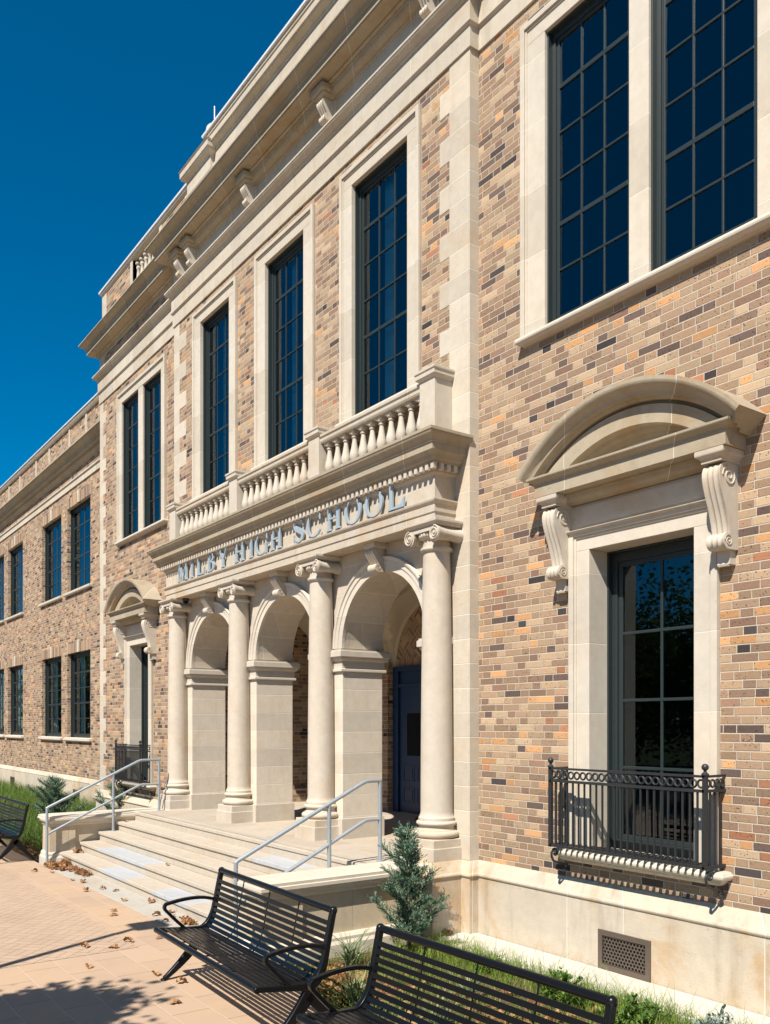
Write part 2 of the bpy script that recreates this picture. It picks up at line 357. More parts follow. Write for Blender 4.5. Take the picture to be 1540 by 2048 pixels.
# ------------------------------------------------------------ setting
g = MB(); g.quad((-600, -600, -.30), (600, -600, -.30), (600, 600, -.30), (-600, 600, -.30)); struct(g.build('ground', M['ground'], recalc=False))
g = MB(); g.box(-40, 14, -9, 3.50, -.28, 0); struct(g.build('plaza_paving', M['paving']))
g = MB(); g.quad((-40, -3.0, .003), (-8.08, -3.0, .003), (-8.08, 2.95, .003), (-40, 2.95, .003)); struct(g.build('patterned_paving', M['paving_h'], recalc=False))
g = MB(); g.box(-13.9, -7.2, 3.504, 3.90, -.2, .004); struct(g.build('concrete_apron', M['concrete'], bevel=.004))
g = MB(); g.box(-120, 120, -22, -9.4, -.29, -.12); struct(g.build('street', M['asphalt']))
g = MB(); g.box(-6.78, 10, 3.51, 5.40, -.25, -.035); struct(g.build('planting_bed', M['soil']))
g = MB(); g.box(-40, -14.45, 3.51, 6.93, -.25, -.03); struct(g.build('planting_bed', M['soil']))
g = MB(); g.box(-6.70, 10, 5.42, 5.925, -.2, .012); struct(g.build('mowing_strip', M['mow'], bevel=.01))
# ------------------------------------------------------------ windows
def panes_and_frame(parent, x0, x1, z0, z1, y, cols, rows, thick_rows=(), thick_cols=(), fw=.055, mun=.022, name='window', curtain=None, room=True, deep=1.1, lin=.05, side=.25):
    """frame in the opening at depth y; one pane mesh; dark room behind"""
    w = MB(); a, b, c_, d = x0, x1, z0, z1; t_ = .07
    w.box(a, a+fw, y, y+t_, c_, d); w.box(b-fw, b, y, y+t_, c_, d); w.box(a+fw, b-fw, y, y+t_, c_, c_+fw*1.25); w.box(a+fw, b-fw, y, y+t_, d-fw*1.25, d)
    w.box(a, a+.018, y-lin, y, c_, d); w.box(b-.018, b, y-lin, y, c_, d); w.box(a+.018, b-.018, y-lin, y, d-.018, d)
    ia, ib, ic, id_ = a+fw, b-fw, c_+fw*1.25, d-fw*1.25
    e = fw*.62
    w.box(ia, ia+e, y+.018, y+t_-.01, ic, id_); w.box(ib-e, ib, y+.018, y+t_-.01, ic, id_); w.box(ia+e, ib-e, y+.018, y+t_-.01, ic, ic+e); w.box(ia+e, ib-e, y+.018, y+t_-.01, id_-e, id_)
    ia += e; ib -= e; ic += e; id_ -= e
    for k in range(1, cols):
        x = ia+(ib-ia)*k/cols; hw = mun*(1.9 if k in thick_cols else .5); w.box(x-hw, x+hw, y+.022, y+t_-.012, ic, id_)
    for k in range(1, rows):
        z = id_-(id_-ic)*k/rows; hw = mun*(1.0 if k in thick_rows else .5)
        w.box(ia, ib, y+.020, y+t_-.014, z-hw, z+hw)
    win = w.build(name, M['frame'], parent, bevel=.003)
    g_ = MB(); rn = random.Random(int(abs(a*97+c_*31)))
    for i in range(cols):
        for j in range(rows):
            q0, q1, w0_, w1_ = ia+(ib-ia)*i/cols, ia+(ib-ia)*(i+1)/cols, ic+(id_-ic)*j/rows, ic+(id_-ic)*(j+1)/rows; e1, e2, e3 = rn.uniform(-.0022, .0022), rn.uniform(-.0022, .0022), rn.uniform(-.0022, .0022)
            g_.quad((q0, y+.032+e1, w0_), (q1, y+.032+e2, w0_), (q1, y+.032+e2+e3-e1, w1_), (q0, y+.032+e3, w1_))
    g_.build('pane', M['glass'], win, recalc=False)
    if room:
        r = MB(); ya, yb = y+.08, y+deep; A, B_, Cc, D = a-side, b+side, c_-.1, d+.15
        r.quad((A, yb, Cc), (B_, yb, Cc), (B_, yb, D), (A, yb, D)); r.quad((A, ya, Cc), (A, yb, Cc), (A, yb, D), (A, ya, D)); r.quad((B_, ya, Cc), (B_, yb, Cc), (B_, yb, D), (B_, ya, D))
        r.quad((A, ya, D), (B_, ya, D), (B_, yb, D), (A, yb, D)); r.quad((A, ya, Cc), (B_, ya, Cc), (B_, yb, Cc), (A, yb, Cc)); r.build('room', M['room'], win, recalc=False)
    if curtain:
        cu = MB()
        for (p, q) in curtain:
            n_ = 6; xa, xb = a+(b-a)*p, a+(b-a)*q
            for i in range(n_):
                u0, u1 = xa+(xb-xa)*i/n_, xa+(xb-xa)*(i+1)/n_
                cu.quad((u0, y+.16+.03*(i % 2), c_), (u1, y+.16+.03*((i+1) % 2), c_), (u1, y+.16+.03*((i+1) % 2), d), (u0, y+.16+.03*(i % 2), d))
        cu.build('curtain', M['curtain'], win, recalc=False)
    return win
def surround(parent, xo0, xi0, xi1, xo1, zi0, zi1, zo1, y, mull=None, reveal=.14, sill=True, proj=.03, sillw=-.055):
    """stone architrave: jambs, head, moulded outer bead, sill"""
    m = MB(); yf = y-proj; yb = y+reveal
    m.box(xo0, xi0, yf, yb, zi0, zi1); m.box(xi1, xo1, yf, yb, zi0, zi1); m.box(xo0, xo1, yf, yb, zi1, zo1)
    if mull: m.box(mull[0], mull[1], yf+.004, yb, zi0, zi1)
    bw = min(.05, (xi0-xo0)*.25)
    path = [(xo0, zi0), (xo0, zo1), (xo1, zo1), (xo1, zi0)]
    m.box(xo0-.004, xo0+bw, yf-.028, yf+.01, zi0, zo1+.004); m.box(xo1-bw, xo1+.004, yf-.028, yf+.01, zi0, zo1+.004); m.box(xo0+bw, xo1-bw, yf-.028, yf+.01, zo1-bw, zo1+.004)
    m.box(xo0+bw, xo0+bw+.022, yf-.012, yf+.01, zi0, zo1-bw); m.box(xo1-bw-.022, xo1-bw, yf-.012, yf+.01, zi0, zo1-bw); m.box(xo0+bw+.022, xo1-bw-.022, yf-.012, yf+.01, zo1-bw-.022, zo1-bw)
    so = m.build('stone_surround', M['surround'], parent, bevel=.004)
    if sill:
        s_ = MB(); pr = [(0, zi0-.085), (.05, zi0-.085), (.05, zi0-.078)]+[(.05+.045*sin(a*pi/8), zi0-.04-.038*cos(a*pi/8)) for a in range(9)]+[(.045, zi0), (0, zi0+.004)]
        s_.sweep([(xo0-sillw, y+.1), (xo0-sillw, y), (xo1+sillw, y), (xo1+sillw, y+.1)], pr); s_.box(xo0, xo1, y, yb+.12, zi0-.08, zi0+.0045)
        s_.build('sill', M['surround'], parent)
    return so

def console(mb, xc, w, yw, zt, zb, d0=.22, d1=.10, flutes=3, spiral=True, drop=True):
    """scrolled bracket: big scroll at top, small one at the foot"""
    H = zt-zb; r0 = d0*.42; r1 = d1*.36; prof = [(0, zt)]
    for t_, k in ((0, .62), (.015, .80), (.05, .93), (.11, 1.0), (.18, 1.0), (.27, .94), (.37, .84), (.48, .71), (.59, .60), (.69, .52), (.77, .475), (.82, .465)): prof.append((d0*k, zt-H*t_))
    cr_ = d0*.465+r1*.25
    for i in range(9):
        a = radians(75-i*170/8); prof.append((cr_+r1*cos(a), zb+r1*1.02+r1*sin(a)))
    prof.append((0, zb+.004)); N = 4*flutes+3; K = len(prof); vs = []
    for j in range(N):
        u = j/(N-1); ed = min(u, 1-u); x = xc-w/2+w*u
        gdep = 0 if ed < .07 else .014*(w/.16)*abs(sin(pi*(u-.07)/.86*flutes))
        for k, (o, z) in enumerate(prof):
            oo = max(o-gdep, 0) if 0 < k < K-1 else o
            vs.append((x, yw-oo, z))
    fs = [(j*K+k, j*K+k+1, (j+1)*K+k+1, (j+1)*K+k) for j in range(N-1) for k in range(K-1)]+[tuple(range(K)), tuple(range((N-1)*K, N*K))[::-1]]
    mb.add(vs, fs, True)
    for sx in (-1, 1):
        if spiral:
            for (cy_, cz_, R) in ((yw-d0*.50, zt-H*.16, d0*.36), (yw-cr_, zb+r1*1.02, r1*.8)):
                pts = []
                for i in range(30):
                    a = i*.42; rr = R*(1-i/32); pts.append((xc+sx*(w/2+.002), cy_-rr*cos(a), cz_+rr*sin(a)))
                mb.tube(pts, R*.07, 5)
    # leaf drop under the foot
    if drop: mb.box(xc-w*.36, xc+w*.36, yw-d1*.45, yw, zb-.11*w/.16, zb+.02), mb.tube([(xc-w*.3, yw-d1*.40, zb-.11*w/.16), (xc+w*.3, yw-d1*.40, zb-.11*w/.16)], .018*w/.16, 6)
    return mb
def ped_window(B, xc, hw, y, wz0, wz1, label, xo=.745, xi=.53, pedw=1.02):
    """ground-floor window with a round-headed hood on brackets"""
    surround(B, xc-xo, xc-xi, xc+xi, xc+xo, 1.0, 3.67, 3.85, y, reveal=.29, sill=False, proj=.03)
    m = MB()  # crown moulding over the architrave
    m.sweep([(xc-xo, y), (xc-xo, y-.03), (xc+xo, y-.03), (xc+xo, y)], [(0, 3.805), (.012, 3.80), (.02, 3.815)]+cyma(.02, 3.815, .06, 3.85)+[(0, 3.862)])
    m.box(xc-xo-.02, xc+xo+.02, y-.015, y+.02, 3.85, 4.10)   # frieze under hood
    m.box(xc-xo+.12, xc+xo-.12, y-.026, y-.01, 3.89, 4.06)
    w_ = panes_and_frame(B, xc-xi, xc+xi, 1.0, 3.67, y+.26, 2, 4, (), (), .075, .026, deep=1.6)
    m.build('frieze_panel', M['stone'], B, bevel=.003)
    h = MB(); X0, X1 = xc-pedw+.06, xc+pedw-.06; Y1 = y-.33
    path = [(X0, y), (X0, y-.27), (X1, y-.27), (X1, y)]
    h.sweep(path, [(-.27, 4.17), (-.03, 4.17), (0, 4.172), (0, 4.285), (.012, 4.288)]+cyma(.012, 4.29, .055, 4.335)+[(.055, 4.345), (-.27, 4.36)])
    # bed mould
    h.sweep([(xc-xo-.04, y), (xc-xo-.04, y-.03), (xc+xo+.04, y-.03), (xc+xo+.04, y)], [(0, 4.08)]+qarc(0, 4.085, .10, 4.15)+[(.13, 4.15), (.13, 4.169), (0, 4.169)])
    # segmental arch
    Rr = 1.46; sag = .50; half = sqrt(Rr**2-(Rr-sag)**2); zc = 4.345+.0+sag-Rr+.06; k = pedw*1.08/half; Rr *= k; sag *= 1.0; half = pedw*1.10
    Rr = (half**2+sag**2)/(2*sag); zc = 4.39+sag-Rr; an = math.asin(min(.999, (half)/Rr)); a0, a1 = pi/2-an, pi/2+an
    yo = y-.35
    h.arc(xc, zc, a0, a1, 36, [(Rr, y), (Rr, yo), (Rr-.028, yo-.0)]+[(Rr-.028-.095*s_, yo+.075*(s_-sin(2*pi*s_)/(2*pi))) for s_ in (0, .2, .4, .6, .8, 1)]+[(Rr-.125, yo+.095), (Rr-.125, yo+.13), (Rr-.15, yo+.14), (Rr-.15, yo+.20), (Rr-.18, yo+.21), (Rr-.18, y)], smooth=True)
    an2 = math.asin(min(.999, (half-.26)/(Rr-.18))); b0, b1 = pi/2-an2, pi/2+an2
    h.arc(xc, zc, a0+.10, a1-.10, 32, [(Rr-.181, y), (Rr-.181, y-.20), (Rr-.325, y-.20), (Rr-.335, y-.18), (Rr-.335, y-.12), (Rr-.365, y-.11), (Rr-.375, y-.06), (Rr-.40, y-.05), (Rr-.41, y-.02), (Rr-.41, y)])
    h.build('arched_hood', M['cap'], B)
    tb = MB(); n_ = 20; pts = [(xc+(Rr-.39)*cos(a0+.12+(a1-a0-.24)*i/n_), zc+(Rr-.39)*sin(a0+.12+(a1-a0-.24)*i/n_)) for i in range(n_+1)]
    pts = [(x, max(z, 4.30)) for x, z in pts]; tb.prism([(pts[0][0], 4.25)]+pts+[(pts[-1][0], 4.25)], y-.02, y+.01); tb.build('hood_panel', M['stone'], B)
    for sx in (-1, 1):
        c_ = MB(); console(c_, xc+sx*(xo+.075), .15, y, 4.075, 3.43, .24, .17); c_.sweep([(xc+sx*(xo+.075)-.085, y), (xc+sx*(xo+.075)-.085, y-.235), (xc+sx*(xo+.075)+.085, y-.235), (xc+sx*(xo+.075)+.085, y)], [(-.1, 4.075), (0, 4.075)]+cyma(0, 4.09, .035, 4.14)+[(.035, 4.168), (-.1, 4.168)])
        c_.build('scroll_bracket', M['stone'], B)
    s_ = MB(); z0 = 1.0
    s_.sweep([(xc-.76, y+.02), (xc-.76, y), (xc+.72, y), (xc+.72, y+.02)], [(0, z0-.12)]+qarc(.0, z0-.12, .085, z0-.07, True)+[(.098, z0-.07)]+[(.098+.035*sin(a*pi/8), z0-.035-.035*cos(a*pi/8)) for a in range(9)]+[(0, z0+.006)])
    s_.box(xc-xi, xc+xi, y, y+.34, z0-.05, z0+.0075)
    s_.build('sill', M['surround'], B)

# ------------------------------------------------------------ main building
B = empty('school_building', (-10.5, 6, 0)); INV = Matrix.Translation((10.5, -6, 0))
tag(B, 'tall central school building in mottled brick with limestone trim, columned porch and blue-grey letters', 'building')
def fixp(ob_list):
    for o in ob_list: o.matrix_parent_inverse = INV
YW, YP = 6.0, 5.88; PXL, PXR = -14.38, -6.66; XL, XR = -18.77, -2.2
UW0, UW1 = 5.83, 8.60
rb = -4.65; lb = -16.35
H_r = [(rb-1.36, rb+1.36, UW0, 8.78), (rb-.70, rb+.70, .95, 3.80)]; H_l = [(lb-1.2, lb+1.34, UW0, 8.78), (lb-.70, lb+.70, .95, 3.80)]
m = MB()
wall(m, PXR, XR, .73, 11.3, YW, H_r, .30); wall(m, XL, PXL, .73, 10.2, YW, H_l, .30)
PW = [(-8.235, .79, .555), (-10.475, .81, .535), (-12.70, .79, .53)]
wall(m, PXL, PXR, 5.0, 9.05, YP, [(c-ho, c+ho, UW0, 8.84) for c, ho, hi in PW], .3)
m.quad((XL, YW, .73), (XL, 16, .73), (XL, 16, 10.2), (XL, YW, 10.2)); m.quad((XR, YW, .73), (XR, 16, .73), (XR, 16, 11.3), (XR, YW, 11.3))
m.build('brick_wall', M['brick'], B, recalc=False)
m = MB(); m.quad((XL, 16, 0), (XR, 16, 0), (XR, 16, 10.2), (XL, 16, 10.2)); m.box(XL+.02, XR-.02, 6.35, 16, 10.15, 10.25); m.build('rear_wall_and_roof', M['brick'], B)
# stone base with weathered slope
def base_sweep(path, mat=M['base']):
    b = MB(); b.sweep(path, [(-.2, -.25), (0, -.25), (0, .575), (.012, .58), (.018, .595), (.012, .612), (-.004, .62), (-.062, .722), (-.07, .735), (-.2, .735)]); return b
b = base_sweep([(PXR, YW-.07), (XR+.07, YW-.07), (XR+.07, 16)]); b.build('stone_base', M['base'], B, bevel=.003)
b = base_sweep([(XL-.07, 16), (XL-.07, YW-.07), (-14.02, YW-.07)]); b.build('stone_base', M['base'], B, bevel=.003)
# quoins: plain strip + toothed blocks
def quoin(x_edge, side, y, zlo, zhi, ret=None, w0=.32, w1=.48):
    q = MB(); n_ = int(round((zhi-zlo)/.25)); hh = (zhi-zlo)/n_
    a, b_ = sorted((x_edge, x_edge+side*w0)); q.box(a, b_, y-.004, y+.25, zlo, zhi)
    for k in range(1, n_, 2):
        a, b_ = sorted((x_edge+side*w0, x_edge+side*w1)); q.box(a, b_, y-.004, y+.1, zlo+k*hh, zlo+(k+1)*hh)
    return q
q = quoin(PXR, -1, YP, .735, 9.02); q.build('quoin', M['course'], B)
q = quoin(PXL, 1, YP, .735, 9.02, w0=.24, w1=.52); q.build('quoin', M['course'], B)
q = quoin(XL-.004, 1, YW, .735, 9.02, w0=.22, w1=.38); q.box(XL-.004, XL+.3, YW-.003, YW+.25, 9.0, 10.2); q.build('quoin', M['course'], B, bevel=.003)
# upper windows
for c_, hw in ((rb, 1.0), (lb, .88)):
    k = hw; xo = 1.36 if c_ == rb else 1.27; xi = 1.065; mh = .10 if c_ == rb else .165
    if c_ == lb: xi = 1.05; mh = .12; xo = 1.27; c_ = lb+.07
    surround(B, c_-xo, c_-xi, c_+xi, c_+xo, UW0, UW1, 8.80, YW, mull=(c_-mh, c_+mh), reveal=.10)
    for (a, b_) in ((c_-xi, c_-mh), (c_+mh, c_+xi)):
        panes_and_frame(B, a, b_, UW0, UW1, YW+.055, 3, 6, (1, 4), (), .055, .020, deep=1.4, curtain=[(-.14, -.08)] if c_ == rb else None)
for i, (c_, ho, hi) in enumerate(PW):
    surround(B, c_-ho, c_-hi, c_+hi, c_+ho, UW0, 8.66, 8.86, YP, reveal=.13)
    panes_and_frame(B, c_-hi, c_+hi, UW0, 8.66, YP+.072, 3, 6, (1, 4), (), .055, .019, deep=2.2, curtain=[(.30, .46)], side=.55)
ped_window(B, rb, 1.0, YW, 1, 3.67, '')
ped_window(B, lb-.02, .9, YW, 1, 3.67, '', xo=.71, xi=.50, pedw=1.02)

# string course / architrave with three fascias, running round the projections
arch_prof = [(-.05, 9.0), (.022, 9.0), (.022, 9.215), (.052, 9.235), (.052, 9.255), (.040, 9.262), (.040, 9.48), (.058, 9.488)]+cyma(.058, 9.49, .125, 9.57)+[(.135, 9.575), (.135, 9.60), (.03, 9.625), (-.05, 9.625)]
m = MB(); m.sweep([(XL, 16), (XL, YW), (PXL, YW), (PXL, YP), (PXR, YP), (PXR, YW), (XR, YW), (XR, 16)], arch_prof); m.build('string_course', M['run'], B, bevel=.002)
# stone frieze in the centre
m = MB(); m.box(PXL+.01, PXR-.01, YP-.012, YP+.4, 9.60, 10.16); m.build('stone_frieze', M['run'], B)
# cornices
def cornice(o0, ztop=10.30):
    z = ztop; return [(-.12, z-.40), (-.06, z-.40), (-.055, z-.375)]+qarc(-.055, z-.375, .02, z-.30)+[(.03, z-.30), (.03, z-.275), (.06, z-.262), (.06, z-.24), (o0-.15, z-.238), (o0-.15, z-.222), (o0-.135, z-.222), (o0-.135, z-.135), (o0-.115, z-.13), (o0-.115, z-.11)]+cyma(o0-.11, z-.11, o0-.012, z-.022)+[(o0, z-.02), (o0, z), (-.12, z+.05)]
cor_path = [(XL, 16), (XL, YW), (PXL+.15, YW), (PXL+.15, YP-.10), (PXR-.15, YP-.10), (PXR-.15, YW), (XR, YW), (XR, 16)]
m = MB(); m.sweep(cor_path, cornice(.36)); m.build('main_cornice', M['cap'], B, bevel=.002)
cor_x = [-6.86, -7.22, -9.26, -11.38, -13.42, -13.86]
for x in cor_x:
    m = MB(); m.sweep([(x-.085, YP-.02), (x-.085, YP-.18), (x+.085, YP-.18), (x+.085, YP-.02)], [(-.08, 9.90), (0, 9.90)]+cyma(0, 9.905, .035, 9.945)+[(.035, 9.955)]+qarc(.035, 9.955, .07, 9.995)+[(.075, 10.02), (-.08, 10.02)]); m.build('cornice_block', M['cap'], B)
    m = MB(); m.box(x-.11, x+.11, YP-.04, YP, 9.625, 9.90); console(m, x, .135, YP-.035, 9.90, 9.645, .165, .12, 3, False, False); m.build('frieze_bracket', M['stone'], B)
# parapets
YQ = YW+.05
for a, b_ in ((XL, -16.9), (-15.5, -13.6), (PXR-.9, XR)):
    m = MB(); m.box(a, b_, YQ, YW+.35, 10.3, 11.32); m.build('parapet_wall', M['brick'], B)
m = MB(); m.box(XL-.004, XL+.28, YQ-.006, YW+.3, 10.3, 11.32); m.box(-17.03, -16.9, YQ-.01, YW+.15, 10.3, 11.32); m.box(-15.5, -15.37, YQ-.01, YW+.15, 10.3, 11.32)
m.sweep([(XL, YW+.35), (XL, YQ), (-13.6, YQ)], [(-.3, 11.32), (.01, 11.32), (.04, 11.355), (.04, 11.39), (-.3, 11.405)]); m.build('parapet_trim', M['stone'], B)
m = MB(); m.sweep([(XL, YW+.35), (XL, YQ), (-13.6, YQ)], [(-.3, 11.407), (.065, 11.395), (.065, 11.43), (-.3, 11.44)]); m.build('parapet_coping', M['metal_white'], B)
def baluster_prof(r, z0, z1):
    H = z1-z0; P_ = [(.62, 0), (.62, .07), (.50, .08), (.70, .11), (.70, .14), (.42, .18), (.45, .20), (.85, .28), (1.0, .36), (.95, .44), (.70, .56), (.48, .72), (.42, .80), (.60, .82), (.60, .845), (.45, .86), (.52, .885), (.78, .90), (.80, .93)]
    return [(r*a, z0+H*b_) for a, b_ in P_]
m = MB(); m.box(-16.9, -15.5, YW+.24, YW+.30, 10.3, 11.32); m.build('parapet_backing', M['stone'], B)
for k in range(7):
    m = MB(); m.lathe(-16.81+k*.205, YQ+.09, baluster_prof(.085, 10.3, 11.32), 12); m.build('parapet_baluster', M['stone'], B)
attic_prof = [(-.3, 10.2), (.05, 10.2), (.05, 10.50), (.035, 10.53), (.035, 10.86), (.06, 10.87), (.06, 10.93), (.04, 10.95), (.04, 11.09), (.065, 11.10), (.065, 11.15), (.035, 11.165), (.035, 11.35), (.05, 11.36)]+cyma(.05, 11.365, .125, 11.44)+[(.14, 11.445), (.14, 11.53), (.155, 11.545), (.155, 11.60), (-.3, 11.61)]
YA = YP+.14
m = MB(); m.sweep([(-12.98, 6.8), (-12.98, YA), (PXR-1.35, YA), (PXR-1.35, 6.8)], attic_prof); m.build('attic', M['run'], B, bevel=.002)
m = MB(); m.sweep([(-12.95, 6.8), (-12.95, YA), (PXR-1.38, YA), (PXR-1.38, 6.8)], [(-.3, 11.612), (.185, 11.602), (.185, 11.635), (-.3, 11.65)]); m.build('attic_coping', M['metal_white'], B)
for (a, b_) in ((-13.92, -12.99), (PXR-1.33, PXR-.4)):
    m = MB(); m.sweep([(a, 6.7), (a, YA-.10), (b_, YA-.10), (b_, 6.7)], [(-.3, 10.2), (.0, 10.2), (.0, 11.0), (.03, 11.02), (.03, 11.07), (.0, 11.09), (.0, 11.26)]+cyma(.0, 11.27, .08, 11.36)+[(.095, 11.37), (.095, 11.46), (.115, 11.48), (-.3, 11.52)])
    m.box(a+.14, b_-.14, YA-.125, YA-.09, 10.62, 10.90); m.build('attic_pedestal', M['stone'], B, bevel=.002)
m = MB(); m.lathe(-14.9, 6.95, [(.16, 10.3), (.16, 12.55), (.22, 12.65), (.22, 12.72), (.16, 12.8), (.22, 12.9), (.24, 13.02), (.22, 13.15), (.12, 13.24), (.02, 13.27)], 20); m.build('roof_finial', M['stone'], B)
m = MB(); m.tube([(-14.95, 6.9, 10.4), (-14.95, 6.9, 13.6)], .011, 6); m.tube([(-14.95, 6.9, 10.4), (-14.95, 6.9, 12.9)], .02, 6); m.build('lightning_rod', M['metal_white'], B)

# ------------------------------------------------------------ porch
AX = [-8.19, -10.48, -12.77]; AR = .83; ZS = 3.06; ZF = .70; YB = 6.47; CXS = [-7.03, -9.32, -11.61, -13.90]
m = MB()
def arch_wall(mb, x0, x1, z0, z1, y, arches, back=False):
    n_ = 24
    xs = [x0]
    for (c, r) in sorted(arches): xs += [c-r, c+r]
    xs.append(x1)
    for i in range(0, len(xs), 2): mb.quad((xs[i], y, z0), (xs[i+1], y, z0), (xs[i+1], y, z1), (xs[i], y, z1))
    for (c, r) in arches:
        for i in range(n_):
            a, b_ = pi*i/n_, pi*(i+1)/n_
            mb.quad((c+r*cos(a), y, ZS+r*sin(a)), (c+r*cos(b_), y, ZS+r*sin(b_)), (c+r*cos(b_), y, z1), (c+r*cos(a), y, z1))
arches = [(c, AR) for c in AX]
arch_wall(m, PXL, PXR, .3, 4.25, YP, arches); arch_wall(m, PXL, PXR, .3, 4.25, YB, arches)
m.build('porch_wall', M['spandrel'], B, recalc=False)
# intrados and jambs
for c in AX:
    m = MB()
    for i in range(24):
        a, b_ = pi*i/24, pi*(i+1)/24
        m.add([(c+AR*cos(a), YP, ZS+AR*sin(a)), (c+AR*cos(b_), YP, ZS+AR*sin(b_)), (c+AR*cos(b_), YB, ZS+AR*sin(b_)), (c+AR*cos(a), YB, ZS+AR*sin(a))], [(0, 1, 2, 3)], True)
    m.build('arch_soffit', M['spandrel'], B, recalc=False)
for i in range(4):
    x0 = PXL if i == 3 else AX[i]+AR; x1 = PXR if i == 0 else AX[i-1]-AR
    p = MB(); 
    if i == 3: p.box(PXL+.25, x1, YP-.006, YB+.006, ZF, ZS-.3)
    elif i == 0: p.box(x0, PXR-.25, YP-.006, YB+.006, ZF, ZS-.3)
    if i == 0: xa, xb = AX[0]+AR, -6.99
    elif i == 3: xa, xb = -14.03, AX[2]-AR
    else: xa, xb = AX[i]+AR, AX[i-1]-AR
    p = MB(); p.box(xa, xb, YP-.008, YB+.008, ZF, ZS-.29)
    pier = p.build('pier', M['pier'], B, bevel=.006)
    s_ = MB(); s_.sweep([(xa, YB+.02), (xa, YP-.01), (xb, YP-.01), (xb, YB+.02), (xa, YB+.02)], [(-.05, ZS-.29), (.015, ZS-.29), (.03, ZS-.28), (.03, ZS-.255), (.012, ZS-.245), (.012, ZS-.155)]+qarc(.012, ZS-.155, .055, ZS-.105)+[(.075, ZS-.10), (.075, ZS-.035)]+[(.06, ZS-.03), (.06, ZS-.012), (-.05, ZS-.005)])
    s_.build('impost_moulding', M['surround'], pier)
    s_ = MB(); s_.box(xa-.018, xb+.018, YP-.03, YB+.03, ZF-.05, .955); s_.build('pier_plinth', M['stone'], pier, bevel=.006)
for c in AX:
    a_ = MB(); R0 = AR-.004
    a_.arc(c, ZS, 0, pi, 40, [(R0, YP+.02), (R0, YP-.022), (R0+.075, YP-.022), (R0+.08, YP-.034), (R0+.13, YP-.034), (R0+.14, YP-.05), (R0+.165, YP-.055), (R0+.175, YP-.04), (R0+.175, YP)])
    ao = a_.build('archivolt', M['surround'], B)
    k_ = MB(); console(k_, c, .155, YP-.015, 4.14, 3.87, .18, .13, 3, True, False); k_.sweep([(c-.09, YP), (c-.09, YP-.17), (c+.09, YP-.17), (c+.09, YP)], [(-.1, 4.135), (0, 4.135), (.025, 4.165), (.025, 4.196), (-.1, 4.196)]); k_.build('keystone_bracket', M['stone'], B)
# columns
def make_column(x):
    col_ = empty('column', (x, 5.745, ZF)); col_.parent = B; col_.matrix_parent_inverse = INV
    c = MB(); cy_ = 0
    prof = []; z0, z1 = .445, 3.20
    for i in range(15):
        t_ = i/14; r = .168-(.168-.142)*(t_**1.8); prof.append((r, z0+(z1-z0)*t_))
    prof = [(.19, z0-.012), (.19, z0+.012)]+[(.168+.018*(1-i/3)**2, z0+.015+i*.02) for i in range(4)]+prof[1:]+[(.150, 3.205), (.168, 3.215), (.172, 3.232), (.165, 3.248), (.146, 3.252), (.143, 3.33)]
    c.lathe(0, 0, prof, 40); c.build('shaft', M['shaft'], col_, angle=50)
    b_ = MB()
    tor = lambda R, r, zc, n_=8: [(R+r*cos(-pi/2+pi*i/n_), zc+r*sin(-pi/2+pi*i/n_)) for i in range(n_+1)]
    b_.lathe(0, 0, [(.20, .25)]+tor(.205, .038, .292)+[(.205, .335), (.188, .345), (.183, .365), (.192, .378)]+tor(.192, .022, .402)+[(.188, .433)], 40)
    b_.build('base', M['stone'], col_)
    p = MB(); p.box(-.232, .232, -.232, .16, 0, .25); p.box(-.245, .245, -.246, .16, -.01, .165); p.build('plinth', M['stone'], col_, bevel=.008)
    k_ = MB()
    k_.lathe(0, 0, [(.143, 3.325), (.16, 3.335), (.178, 3.365), (.182, 3.39), (.172, 3.41)], 36)
    for i in range(14):   # egg ring
        a = pi+pi*i/13; k_.sphere((.172*cos(a), .172*sin(a), 3.37), .022, 8, 1.3)
    k_.box(-.20, .20, -.185, .16, 3.405, 3.44)
    k_.sweep([(-.235, .15), (-.235, -.20), (.235, -.20), (.235, .15)], [(-.3, 3.44), (0, 3.44), (.005, 3.446)]+cyma(.005, 3.447, .035, 3.478)+[(.035, 3.498), (-.3, 3.498)])
    for sx in (-1, 1):
        cx_ = sx*.205; cz_ = 3.358; pts = []
        # bolster: ribbed roll from front to wall
        n_ = 16; vs = []; ys = [-.20, -.192, -.185]+[-.16+i*.022 for i in range(14)]+[.16]
        for j, y_ in enumerate(ys):
            u = (y_+.2)/.36; rr = .082-.020*sin(pi*min(max(u, 0), 1)); rr *= (1 if j < 3 else (1.0 if j % 2 else .93))
            vs += [(cx_+rr*cos(2*pi*k/n_), y_, cz_+rr*sin(2*pi*k/n_)) for k in range(n_)]
        fs = [(j*n_+k, j*n_+(k+1) % n_, (j+1)*n_+(k+1) % n_, (j+1)*n_+k) for j in range(len(ys)-1) for k in range(n_)]+[tuple(range(n_)), tuple(range((len(ys)-1)*n_, len(ys)*n_))[::-1]]
        k_.add(vs, fs, True)
        pts = [(cx_-sx*(.077*(1-i/46))*cos(-pi/2+i*.36)*-1, -.205, cz_+(.077*(1-i/46))*sin(pi/2-i*.36)) for i in range(44)]
        k_.tube(pts, .0085, 5); k_.sphere((cx_, -.203, cz_), .015, 8)
    k_.box(-.20, .20, -.198, -.15, 3.395, 3.436)
    k_.build('capital', M['stone'], col_)
    return col_
c0 = make_column(CXS[0])
for x in CXS[1:]:
    c = copy_tree(c0, B); c.matrix_parent_inverse = INV; c.location.x = x
